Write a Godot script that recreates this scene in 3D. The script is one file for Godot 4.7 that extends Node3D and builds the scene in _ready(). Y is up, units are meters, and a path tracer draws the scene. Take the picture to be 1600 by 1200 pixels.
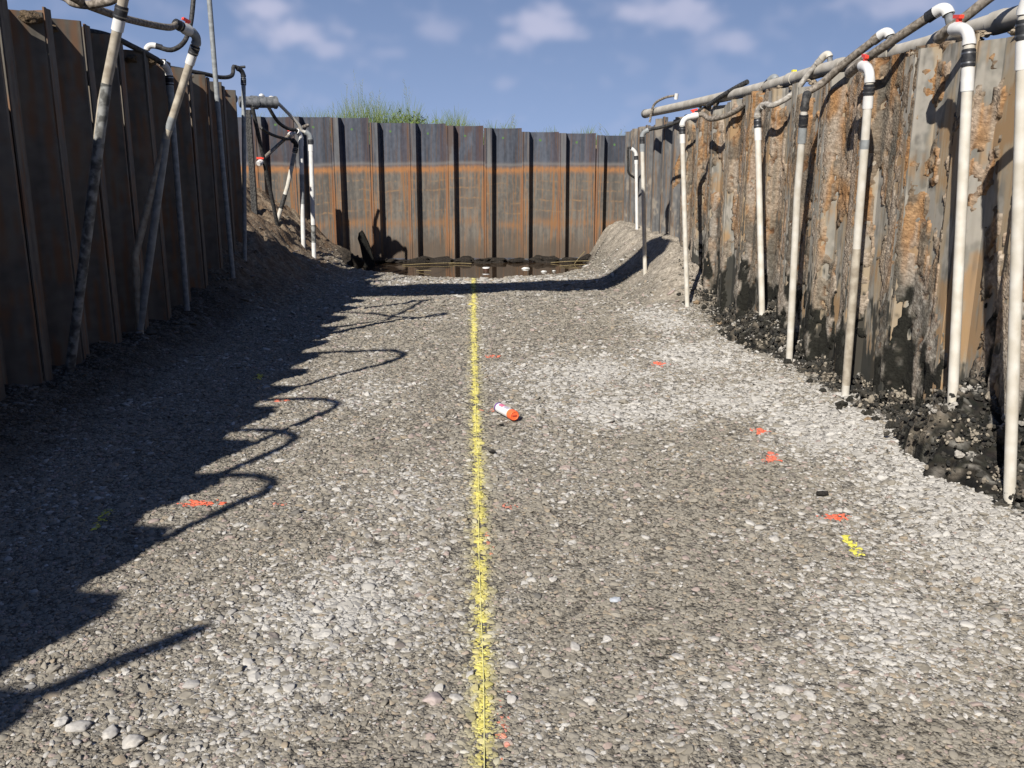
extends Node3D

# ---------------------------------------------------------------- helpers
var rng := RandomNumberGenerator.new()
var mats := {}
var used := {}
const SUN_X := 0.63      # metres a shadow moves across for one metre of height
const SUN_Z := 1.25      # ... and away from the camera

func lin(r: float, g: float, b: float) -> Color:
	return Color(r, g, b).linear_to_srgb()

func noise(sd: int, freq: float, oct := 4, kind := FastNoiseLite.TYPE_SIMPLEX_SMOOTH) -> FastNoiseLite:
	var n := FastNoiseLite.new()
	n.seed = sd
	n.frequency = freq
	n.noise_type = kind
	n.fractal_octaves = oct
	n.fractal_type = FastNoiseLite.FRACTAL_FBM if oct > 1 else FastNoiseLite.FRACTAL_NONE
	return n

func grain(sd: int, freq: float, lo: Color, hi: Color, size := 512, contrast := 1.0) -> ImageTexture:
	var im: Image = noise(sd, freq, 5).get_seamless_image(size, size)
	im.convert(Image.FORMAT_L8)
	var src := im.get_data()
	var out := PackedByteArray()
	out.resize(size * size * 3)
	for i in size * size:
		var t: float = clamp((src[i] / 255.0 - 0.5) * contrast + 0.5, 0.0, 1.0)
		var c := lo.lerp(hi, t)
		out[i * 3] = int(c.r * 255.0)
		out[i * 3 + 1] = int(c.g * 255.0)
		out[i * 3 + 2] = int(c.b * 255.0)
	var im2 := Image.create_from_data(size, size, false, Image.FORMAT_RGB8, out)
	return ImageTexture.create_from_image(im2)

var bump_tex: ImageTexture

func surf(key: String, lo: Color, hi: Color, rough := 0.9, scale := 3.0, freq := 0.012, bump := 0.0, contrast := 1.6, vcol := false) -> StandardMaterial3D:
	if mats.has(key):
		return mats[key]
	var m := StandardMaterial3D.new()
	m.albedo_texture = grain(hash(key) % 10000, freq, lo, hi, 256, contrast)
	m.uv1_triplanar = true
	m.uv1_world_triplanar = true
	m.uv1_scale = Vector3.ONE * scale
	m.roughness = rough
	m.metallic_specular = 0.35
	m.vertex_color_use_as_albedo = vcol
	if bump > 0.0:
		m.heightmap_enabled = true
		m.heightmap_texture = bump_tex
		m.heightmap_scale = bump
	mats[key] = m
	return m

func plain(key: String, c: Color, rough := 0.5) -> StandardMaterial3D:
	if mats.has(key):
		return mats[key]
	var m := StandardMaterial3D.new()
	m.albedo_color = c
	m.roughness = rough
	mats[key] = m
	return m

func numbered(called: String) -> String:
	if not used.has(called):
		used[called] = 0
		return called
	used[called] += 1
	return "%s_%03d" % [called, used[called]]

func tag(o: Node, label: String, category: String, group := "", kind := ""):
	o.set_meta("label", label)
	if category: o.set_meta("category", category)
	if group: o.set_meta("group", group)
	if kind: o.set_meta("kind", kind)

func thing(called: String, label: String, category: String, at := Vector3.ZERO, group := "", kind := "") -> Node3D:
	var o := Node3D.new()
	o.name = numbered(called)
	add_child(o)
	o.position = at
	tag(o, label, category, group, kind)
	return o

func part(called: String, mesh: Mesh, m: Material, parent: Node) -> MeshInstance3D:
	var o := MeshInstance3D.new()
	o.name = called
	o.mesh = mesh
	o.material_override = m
	o.cast_shadow = GeometryInstance3D.SHADOW_CASTING_SETTING_ON
	parent.add_child(o, true)
	return o

func solo(called: String, mesh: Mesh, m: Material, label: String, category: String, at := Vector3.ZERO, group := "", kind := "") -> MeshInstance3D:
	var o := MeshInstance3D.new()
	o.name = numbered(called)
	o.mesh = mesh
	o.material_override = m
	add_child(o)
	o.position = at
	tag(o, label, category, group, kind)
	return o

func structure(called: String, mesh: Mesh, m: Material) -> MeshInstance3D:
	var o := MeshInstance3D.new()
	o.name = numbered(called)
	o.mesh = mesh
	o.material_override = m
	add_child(o)
	o.set_meta("kind", "structure")
	return o

func st_new() -> SurfaceTool:
	var st := SurfaceTool.new()
	st.begin(Mesh.PRIMITIVE_TRIANGLES)
	return st

func smooth_path(pts: Array, step := 0.04) -> PackedVector3Array:
	# Catmull-Rom through the points
	var out := PackedVector3Array()
	if pts.size() == 2:
		var n0: int = max(2, int((pts[1] - pts[0]).length() / 0.25))
		for k in n0 + 1:
			out.append(pts[0].lerp(pts[1], float(k) / n0))
		return out
	for i in pts.size() - 1:
		var p0: Vector3 = pts[max(i - 1, 0)]
		var p1: Vector3 = pts[i]
		var p2: Vector3 = pts[i + 1]
		var p3: Vector3 = pts[min(i + 2, pts.size() - 1)]
		var n: int = max(2, int((p2 - p1).length() / step))
		for k in n:
			out.append(p1.cubic_interpolate(p2, p0, p3, float(k) / n))
	out.append(pts[pts.size() - 1])
	return out

# a tube with closed ends; radii may vary: one number or one per path point
func tube(path: PackedVector3Array, radius, sides := 14, st: SurfaceTool = null, origin := Vector3.ZERO) -> SurfaceTool:
	if st == null:
		st = st_new()
	var n := path.size()
	var rings := []
	var up := Vector3.UP
	var prev_side := Vector3.ZERO
	for i in n:
		var d: Vector3 = (path[min(i + 1, n - 1)] - path[max(i - 1, 0)]).normalized()
		var side: Vector3
		if prev_side == Vector3.ZERO:
			up = Vector3.UP if abs(d.y) < 0.9 else Vector3.RIGHT
			side = d.cross(up).normalized()
		else:
			side = (prev_side - d * prev_side.dot(d)).normalized()
		prev_side = side
		var other := d.cross(side).normalized()
		var r: float = radius if not (radius is Array or radius is PackedFloat32Array) else radius[i]
		var ring := PackedVector3Array()
		var nor := PackedVector3Array()
		for k in sides + 1:
			var a := TAU * k / sides
			var v := side * cos(a) + other * sin(a)
			ring.append(path[i] - origin + v * r)
			nor.append(v)
		rings.append([ring, nor])
	for i in n - 1:
		for k in sides:
			var a0: Vector3 = rings[i][0][k]; var a1: Vector3 = rings[i][0][k + 1]
			var b0: Vector3 = rings[i + 1][0][k]; var b1: Vector3 = rings[i + 1][0][k + 1]
			var na0: Vector3 = rings[i][1][k]; var na1: Vector3 = rings[i][1][k + 1]
			var nb0: Vector3 = rings[i + 1][1][k]; var nb1: Vector3 = rings[i + 1][1][k + 1]
			for q in [[a0, na0], [b0, nb0], [a1, na1], [a1, na1], [b0, nb0], [b1, nb1]]:
				st.set_normal(q[1]); st.add_vertex(q[0])
	for e in [0, n - 1]:
		var c: Vector3 = path[e] - origin
		var d: Vector3 = (path[0] - path[1]).normalized() if e == 0 else (path[n - 1] - path[n - 2]).normalized()
		for k in sides:
			var v0: Vector3 = rings[e][0][k]
			var v1: Vector3 = rings[e][0][k + 1]
			st.set_normal(d); st.add_vertex(c)
			st.set_normal(d); st.add_vertex(v1 if e > 0 else v0)
			st.set_normal(d); st.add_vertex(v0 if e > 0 else v1)
	return st

func tube_mesh(pts: Array, radius, sides := 14, step := 0.04, origin := Vector3.ZERO) -> Mesh:
	var p := smooth_path(pts, step)
	return tube(p, radius, sides, null, origin).commit()

# a collar: short tube between two points with rounded lips
func collar(a: Vector3, b: Vector3, r: float, lip := 0.004, sides := 16) -> Mesh:
	var d := (b - a).normalized()
	var p := PackedVector3Array([a, a + d * lip, b - d * lip, b])
	return tube(p, [r - lip, r, r, r - lip], sides).commit()

func quad(st: SurfaceTool, a: Vector3, b: Vector3, c: Vector3, d: Vector3):
	for v in [a, b, c, a, c, d]:
		st.add_vertex(v)

func box(st: SurfaceTool, c: Vector3, h: Vector3, basis := Basis()):
	var v := []
	for i in 8:
		v.append(c + basis * Vector3(h.x if i & 1 else -h.x, h.y if i & 2 else -h.y, h.z if i & 4 else -h.z))
	quad(st, v[4], v[6], v[7], v[5]); quad(st, v[1], v[3], v[2], v[0])
	quad(st, v[5], v[7], v[3], v[1]); quad(st, v[0], v[2], v[6], v[4])
	quad(st, v[6], v[2], v[3], v[7]); quad(st, v[0], v[4], v[5], v[1])

func flat(st: SurfaceTool) -> Mesh:
	st.generate_normals()
	return st.commit()

func ss(a: float, b: float, x: float) -> float:
	return smoothstep(a, b, x)

# a knobbly stone: an icosphere pushed about by noise
func rock(sd: int, sub := 1, lump := 0.35, squash := Vector3(1, 0.6, 0.8), faceted := true) -> ArrayMesh:
	var t := (1.0 + sqrt(5.0)) / 2.0
	var vs: Array = []
	for v in [Vector3(-1, t, 0), Vector3(1, t, 0), Vector3(-1, -t, 0), Vector3(1, -t, 0), Vector3(0, -1, t), Vector3(0, 1, t), Vector3(0, -1, -t), Vector3(0, 1, -t), Vector3(t, 0, -1), Vector3(t, 0, 1), Vector3(-t, 0, -1), Vector3(-t, 0, 1)]:
		vs.append(v.normalized())
	var fs: Array = [[0, 11, 5], [0, 5, 1], [0, 1, 7], [0, 7, 10], [0, 10, 11], [1, 5, 9], [5, 11, 4], [11, 10, 2], [10, 7, 6], [7, 1, 8], [3, 9, 4], [3, 4, 2], [3, 2, 6], [3, 6, 8], [3, 8, 9], [4, 9, 5], [2, 4, 11], [6, 2, 10], [8, 6, 7], [9, 8, 1]]
	for s in sub:
		var mid := {}
		var nf: Array = []
		for f in fs:
			var m := []
			for k in 3:
				var a: int = f[k]
				var b: int = f[(k + 1) % 3]
				var key := Vector2i(min(a, b), max(a, b))
				if not mid.has(key):
					mid[key] = vs.size()
					vs.append(((vs[a] + vs[b]) * 0.5).normalized())
				m.append(mid[key])
			nf.append([f[0], m[0], m[2]]); nf.append([f[1], m[1], m[0]]); nf.append([f[2], m[2], m[1]]); nf.append([m[0], m[1], m[2]])
		fs = nf
	var n := noise(sd, 0.75, 2)
	var st := st_new()
	if faceted: st.set_smooth_group(-1)
	else: st.set_smooth_group(0)
	# cut a few flats so that it looks broken rather than blown up
	var r := RandomNumberGenerator.new()
	r.seed = sd * 77 + 5
	var cuts := []
	for k in 7:
		cuts.append([Vector3(r.randf_range(-1, 1), r.randf_range(-1, 1), r.randf_range(-1, 1)).normalized(), r.randf_range(0.62, 0.9)])
	var ps := []
	for v in vs:
		var p: Vector3 = v * (1.0 + lump * n.get_noise_3dv(v * 1.3))
		for c in cuts:
			var d: float = p.dot(c[0])
			if d > c[1]:
				p -= c[0] * (d - c[1]) * 0.85
		ps.append(p * squash)
	for f in fs:
		st.add_vertex(ps[f[0]]); st.add_vertex(ps[f[2]]); st.add_vertex(ps[f[1]])
	if not faceted: st.index()
	st.generate_normals()
	return st.commit()

# a grid of points (rows x cols) with colours as one smooth sheet
func sheet(pos: PackedVector3Array, col: PackedColorArray, rows: int, cols: int, flip := false, skip := PackedByteArray()) -> ArrayMesh:
	var nor := PackedVector3Array()
	nor.resize(pos.size())
	for i in rows:
		for j in cols:
			var a := pos[i * cols + min(j + 1, cols - 1)] - pos[i * cols + max(j - 1, 0)]
			var b := pos[min(i + 1, rows - 1) * cols + j] - pos[max(i - 1, 0) * cols + j]
			var nn := a.cross(b).normalized()
			nor[i * cols + j] = -nn if flip else nn
	var idx := PackedInt32Array()
	for i in rows - 1:
		for j in cols - 1:
			var a := i * cols + j
			if not skip.is_empty() and skip[a] and skip[a + 1] and skip[a + cols] and skip[a + cols + 1]:
				continue
			if flip:
				idx.append_array([a, a + 1, a + cols, a + 1, a + cols + 1, a + cols])
			else:
				idx.append_array([a, a + cols, a + 1, a + 1, a + cols, a + cols + 1])
	var arr := []
	arr.resize(Mesh.ARRAY_MAX)
	arr[Mesh.ARRAY_VERTEX] = pos
	arr[Mesh.ARRAY_NORMAL] = nor
	arr[Mesh.ARRAY_COLOR] = col
	arr[Mesh.ARRAY_INDEX] = idx
	var m := ArrayMesh.new()
	m.add_surface_from_arrays(Mesh.PRIMITIVE_TRIANGLES, arr)
	return m

func mixc(a: Color, b: Color, t: float) -> Color:
	return a.lerp(b, clamp(t, 0.0, 1.0))

# ---------------------------------------------------------------- camera, sky, sun
func setup_view():
	var cam := Camera3D.new()
	cam.name = "camera"
	add_child(cam)
	cam.fov = 46.397
	cam.near = 0.05
	cam.far = 2000.0
	cam.position = Vector3(0, 1.6, 0)
	cam.rotation_order = EULER_ORDER_YXZ
	cam.rotation_degrees = Vector3(-13.573, -2.386, 0)
	cam.current = true

	var env := Environment.new()
	env.background_mode = Environment.BG_SKY
	env.tonemap_mode = Environment.TONE_MAPPER_LINEAR
	env.tonemap_exposure = 1.45
	env.background_energy_multiplier = 1.0
	env.sdfgi_enabled = true
	env.ssao_enabled = true
	env.ssil_enabled = true
	var sky := Sky.new()
	var pm := PanoramaSkyMaterial.new()
	pm.panorama = sky_image()
	sky.sky_material = pm
	env.sky = sky
	var we := WorldEnvironment.new()
	we.name = "world_environment"
	we.environment = env
	add_child(we)

	var sun := DirectionalLight3D.new()
	sun.name = "sun"
	add_child(sun)
	sun.light_energy = 1.6
	sun.light_color = Color(1.0, 0.975, 0.935)
	sun.light_angular_distance = 0.5
	sun.shadow_enabled = true
	sun.look_at_from_position(Vector3.ZERO, Vector3(SUN_X, -1.0, -SUN_Z), Vector3.UP)

func sky_image() -> ImageTexture:
	var w := 1408
	var h := 704
	var n1 := noise(11, 17.0, 5)
	var n2 := noise(23, 2.2, 4)
	var data := PackedFloat32Array()
	data.resize(w * h * 3)
	# clouds of the photograph: azimuth and elevation in degrees, half widths, strength
	var spots := [
		[-12.2, 8.8, 2.2, 1.1, 1.0], [-10.6, 7.7, 2.4, 1.0, 1.0], [-8.6, 6.8, 2.0, 0.6, 0.7], [-1.8, 8.0, 1.6, 0.9, 0.5], [-5.0, 6.6, 1.4, 0.4, 0.3],
		[4.2, 8.2, 2.2, 1.1, 1.0], [5.0, 9.0, 1.4, 0.7, 0.9], [2.6, 7.4, 1.6, 0.6, 0.7], [11.0, 9.0, 3.4, 0.8, 0.9], [12.5, 8.4, 2.4, 0.7, 0.8], [15.4, 7.1, 1.6, 0.7, 0.7],
		[2.0, 5.0, 0.7, 0.4, 0.35], [24.5, 8.8, 3.6, 0.7, 0.7], [-22, 12, 5, 2, 0.8], [10, 14, 7, 2.5, 0.9], [-5, 16, 5, 2, 0.8]]
	for j in h:
		var el := PI * (0.5 - (j + 0.5) / h)
		var eld := rad_to_deg(el)
		var t: float = clamp(eld / 90.0, 0.0, 1.0)
		# pale blue at the horizon, deeper above
		var k: float = pow(1.0 - t, 6.0)
		var base := Vector3(0.032, 0.068, 0.17).lerp(Vector3(0.235, 0.322, 0.51), k)
		if eld < 0.0:
			base = Vector3(0.235, 0.322, 0.51).lerp(Vector3(0.10, 0.09, 0.075), clamp(-eld / 4.0, 0.0, 1.0))
		for i in w:
			var az := wrapf(TAU * (i + 0.5) / w, -PI, PI)      # straight ahead (-z) is the panorama's left edge
			var azd := rad_to_deg(az)
			var c := base
			if eld > 0.0:
				var d := Vector3(sin(az) * cos(el), sin(el), -cos(az) * cos(el))
				var dens := 0.0
				if abs(azd) < 45.0 and eld < 20.0:
					var f: float = n1.get_noise_3d(d.x * 1.5, d.y * 2.6, d.z * 1.5)
					for s in spots:
						var ex: float = (azd - s[0]) / (s[2] * 0.95)
						var ey: float = (eld - s[1]) / (s[3] * 0.9)
						if abs(ex) < 2.2 and abs(ey) < 2.2:
							var g: float = exp(-(ex * ex + ey * ey))
							dens = max(dens, s[4] * smoothstep(0.1, 1.15, g * 1.15 + f * 0.75))
					dens = max(dens, 0.16 * smoothstep(0.0, 0.5, f + n2.get_noise_3dv(d) * 0.7))
				else:
					var q: float = n2.get_noise_3d(d.x, d.y * 2.0, d.z) + 0.45 * n1.get_noise_3d(d.x, d.y * 2.0, d.z)
					dens = 0.6 * smoothstep(0.25, 0.65, q) * smoothstep(0.0, 8.0, eld)
				c = c.lerp(Vector3(0.41, 0.415, 0.53), dens * 0.75)
			var o := (j * w + i) * 3
			data[o] = c.x; data[o + 1] = c.y; data[o + 2] = c.z
	var im := Image.create_from_data(w, h, false, Image.FORMAT_RGBF, data.to_byte_array())
	return ImageTexture.create_from_image(im)

# ---------------------------------------------------------------- the ground
var g_big: FastNoiseLite
var g_fine: FastNoiseLite
var g_patch: FastNoiseLite
var g_lump: FastNoiseLite

func water_front(x: float) -> float:
	return 13.62 + 0.33 * x * x + 0.25 * g_big.get_noise_1d(x * 2.0)

func ground_y(x: float, d: float) -> float:
	var h := 0.03 * g_big.get_noise_2d(x, d) + 0.012 * g_fine.get_noise_2d(x, d)
	# bank of sand at the far right
	var b: float = 0.66 * ss(1.75, 2.6, x + 0.12 * g_big.get_noise_2d(x * 2.0, d * 2.0 + 40.0)) * ss(9.2, 12.0, d)
	h += b * (1.0 + 0.12 * g_lump.get_noise_2d(x, d))
	# slope of dirt at the far left
	var t: float = max(0.0, -1.9 - x + 0.15 * g_lump.get_noise_2d(x * 0.7, d * 0.7))
	var a: float = t * t / (t + 0.25) * 0.64 * ss(9.0, 13.2, d)
	h += a * (1.0 + 0.10 * g_lump.get_noise_2d(x, d)) + min(a, 0.4) * 0.12 * g_lump.get_noise_2d(x * 2.5, d * 2.5)
	h += 0.13 * ss(-2.5, -3.15, x) * (1.0 + 0.5 * g_lump.get_noise_2d(x, d))
	# a low windrow of stone along the right wall
	h += 0.07 * ss(1.9, 2.4, x) * ss(9.5, 7.0, d)
	# hollow with the puddle
	var f := water_front(x)
	h -= 0.16 * ss(f - 0.35, f + 0.9, d) * (1.0 - ss(1.9, 2.3, x)) * (1.0 - ss(-1.9, -2.3, x))
	return h

# how pale and loose the stone is: patches seen in the photograph
var pale_spots := [[-0.45, 3.1, 0.45, 0.5, 1.0], [-0.7, 2.65, 0.35, 0.35, 0.8], [-0.3, 4.05, 0.35, 0.55, 0.55], [0.92, 7.0, 0.7, 0.7, 1.0], [1.15, 5.95, 0.85, 0.6, 1.0],
	[1.9, 6.15, 0.75, 0.6, 1.1], [2.2, 5.25, 0.45, 0.9, 1.3], [2.3, 4.25, 0.4, 0.7, 1.3], [2.25, 3.45, 0.5, 0.6, 1.2], [1.6, 2.95, 0.45, 0.35, 0.8], [1.35, 2.7, 0.35, 0.3, 0.6],
	[2.05, 9.4, 0.35, 0.9, 1.1], [1.95, 7.5, 0.55, 0.9, 1.2], [0.75, 2.45, 0.5, 0.2, 0.45], [0.2, 6.6, 0.5, 0.5, 0.35], [0.4, 13.0, 2.0, 0.5, 0.7], [-0.9, 6.3, 0.5, 0.8, 0.35], [0.55, 4.9, 0.6, 0.4, 0.3]]

func paleness(x: float, d: float) -> float:
	var v := 0.0
	for s in pale_spots:
		var ex: float = (x - s[0]) / s[2]
		var ey: float = (d - s[1]) / s[3]
		var q := ex * ex + ey * ey
		if q < 6.0:
			v = max(v, s[4] * exp(-q))
	return v + 0.35 * g_patch.get_noise_2d(x, d)

# 0 = gravel, 1 = bare dirt
func dirtness(x: float, d: float) -> float:
	var n := 0.35 * g_patch.get_noise_2d(x * 1.5 + 30.0, d * 1.5)
	var l: float = ss(-1.9, -2.6, x + n) * ss(9.0, 11.5, d + n * 3.0)
	var r: float = ss(1.9, 2.3, x + n * 0.8) * ss(9.3, 10.6, d + n * 2.0)
	return max(l, r)

func build_ground():
	g_big = noise(3, 0.45, 2)
	g_fine = noise(4, 3.5, 3)
	g_patch = noise(5, 1.1, 4)
	g_lump = noise(6, 2.6, 4)
	var x0 := -5.4
	var x1 := 3.2
	var d0 := -8.2
	var d1 := 16.75
	var step := 0.058
	var cols := int((x1 - x0) / step) + 1
	var rows := int((d1 - d0) / step) + 1
	var pos := PackedVector3Array()
	var col := PackedColorArray()
	pos.resize(rows * cols)
	col.resize(rows * cols)
	var tint := noise(8, 6.0, 3)
	for i in rows:
		var d := d0 + step * i
		for j in cols:
			var x := x0 + step * j
			pos[i * cols + j] = Vector3(x, ground_y(x, d), -d)
			var k: float = tint.get_noise_2d(x, d)
			var c := mixc(Color(0.225, 0.205, 0.17), Color(0.265, 0.244, 0.205), 0.5 + k)
			c = mixc(c, Color(0.38, 0.367, 0.345), paleness(x, d) * 0.7)
			var dd := dirtness(x, d)
			if dd > 0.0:
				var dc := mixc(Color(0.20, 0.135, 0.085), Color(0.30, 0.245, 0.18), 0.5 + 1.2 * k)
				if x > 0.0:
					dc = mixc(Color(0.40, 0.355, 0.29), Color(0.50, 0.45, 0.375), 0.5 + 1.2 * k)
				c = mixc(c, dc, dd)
			# left wall foot darkened to deepen its shade; damp silt round the puddle
			var shade_wet: float = ss(-2.2, -2.9, x + 0.25 * k) * ss(11.8, 9.5, d)
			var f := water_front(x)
			shade_wet = max(shade_wet, ss(f - 0.12, f + 0.1, d) * (1.0 - dd))
			c = mixc(c, Color(0.045, 0.036, 0.028), shade_wet * 0.85)
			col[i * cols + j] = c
	var m := surf("ground", Color(0.62, 0.61, 0.6), Color(1, 1, 1), 0.95, 2.6, 0.03, 1.2, 1.6, true)
	structure("ground", sheet(pos, col, rows, cols, true), m)

	# murky water in the hollow
	var wm := StandardMaterial3D.new()
	wm.albedo_color = lin(0.04, 0.027, 0.017)
	wm.roughness = 0.04
	wm.metallic_specular = 0.5
	var rip := noise(31, 0.03, 2)
	var rim: Image = rip.get_seamless_image(256, 256)
	rim.convert(Image.FORMAT_RGBA8)
	rim.bump_map_to_normal_map(0.6)
	wm.normal_enabled = true
	wm.normal_texture = ImageTexture.create_from_image(rim)
	wm.normal_scale = 0.1
	wm.uv1_triplanar = true
	wm.uv1_world_triplanar = true
	wm.uv1_scale = Vector3(0.8, 0.8, 0.8)
	var st := st_new()
	quad(st, Vector3(-2.6, -0.048, -16.7), Vector3(2.5, -0.048, -16.7), Vector3(2.5, -0.048, -13.2), Vector3(-2.6, -0.048, -13.2))
	structure("puddle_water", flat(st), wm)

	# land round the pit, at the level of the wall tops
	var land := surf("land", lin(0.12, 0.10, 0.06), lin(0.22, 0.18, 0.11), 0.95, 0.7, 0.02, 2.0)
	for b in [[-600.0, -3.42, -600.0, 10.6, 2.4], [-600.0, -5.2, 10.6, 16.72, 2.3], [-600.0, 600.0, 16.72, 800.0, 2.0], [2.98, 600.0, -600.0, 16.72, 2.0], [-3.42, 2.98, -600.0, -8.0, 2.2]]:
		var s2 := st_new()
		var lo := Vector3(b[0], -1.0, -b[3])
		var hi := Vector3(b[1], b[4], -b[2])
		box(s2, (lo + hi) * 0.5, (hi - lo) * 0.5)
		structure("terrain", flat(s2), land)

# ---------------------------------------------------------------- sheet piles
const PERIOD := 0.665
const PROFILE := [Vector2(0.0, 0.0), Vector2(0.125, 0.0), Vector2(0.155, 0.17), Vector2(0.5, 0.17), Vector2(0.62, 0.0), Vector2(0.665, 0.0)]

const RIGHT_DEPTH := 0.42

func profile_depth(u: float) -> float:
	var v := fposmod(u, PERIOD)
	for i in PROFILE.size() - 1:
		if v <= PROFILE[i + 1].x:
			return lerp(PROFILE[i].y, PROFILE[i + 1].y, (v - PROFILE[i].x) / (PROFILE[i + 1].x - PROFILE[i].x))
	return 0.0

# one pile: origin on the proud face at the interlock; along = direction of u, into = behind the wall
func pile_mesh(along: Vector3, into: Vector3, u0: float, ulen: float, top: float, bottom: float, vtop: float, tilt: float, deep := 1.0) -> Mesh:
	var st := st_new()
	st.set_smooth_group(-1)
	var t := 0.012
	var pr := []
	# interlock claw at the start, then the pan
	for p in [Vector2(-0.012, -0.012), Vector2(0.022, -0.014), Vector2(0.028, 0.0)]:
		pr.append(p)
	for i in range(1, PROFILE.size()):
		pr.append(PROFILE[i])
	pr[pr.size() - 1] = Vector2(PERIOD - 0.016, 0.0)
	var front := []
	var back := []
	for k in pr.size():
		var p := Vector2(pr[k].x, pr[k].y * deep)
		front.append(p)
		back.append(Vector2(p.x, p.y + t))
	var ys := [bottom, top]
	var face := func(a: Vector2, b: Vector2, flip: bool):
		var vs := []
		for q in [[a, 0], [b, 0], [b, 1], [a, 1]]:
			var p: Vector2 = q[0]
			var y: float = ys[q[1]]
			var lean: float = tilt * (y - bottom)
			vs.append([along * (p.x + lean) + into * p.y + Vector3(0, y, 0), Vector2((u0 + p.x) / ulen, 1.0 - y / vtop)])
		var order := [0, 1, 2, 0, 2, 3] if flip else [0, 2, 1, 0, 3, 2]
		for o in order:
			st.set_uv(vs[o][1]); st.add_vertex(vs[o][0])
	# which way round is "front"?
	var fl: bool = along.cross(Vector3.UP).dot(into) > 0.0
	for i in pr.size() - 1:
		face.call(front[i], front[i + 1], fl)
		face.call(back[i], back[i + 1], not fl)
		# top edge
		var q := [front[i], front[i + 1], back[i + 1], back[i]]
		var w := []
		for p in q:
			w.append([along * (p.x + tilt * (top - bottom)) + into * p.y + Vector3(0, top, 0), Vector2((u0 + p.x) / ulen, 1.0 - top / vtop)])
		for o in ([0, 1, 2, 0, 2, 3] if fl else [0, 2, 1, 0, 3, 2]):
			st.set_uv(w[o][1]); st.add_vertex(w[o][0])
	face.call(front[0], back[0], not fl)
	face.call(front[pr.size() - 1], back[pr.size() - 1], fl)
	st.generate_normals()
	return st.commit()

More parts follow.
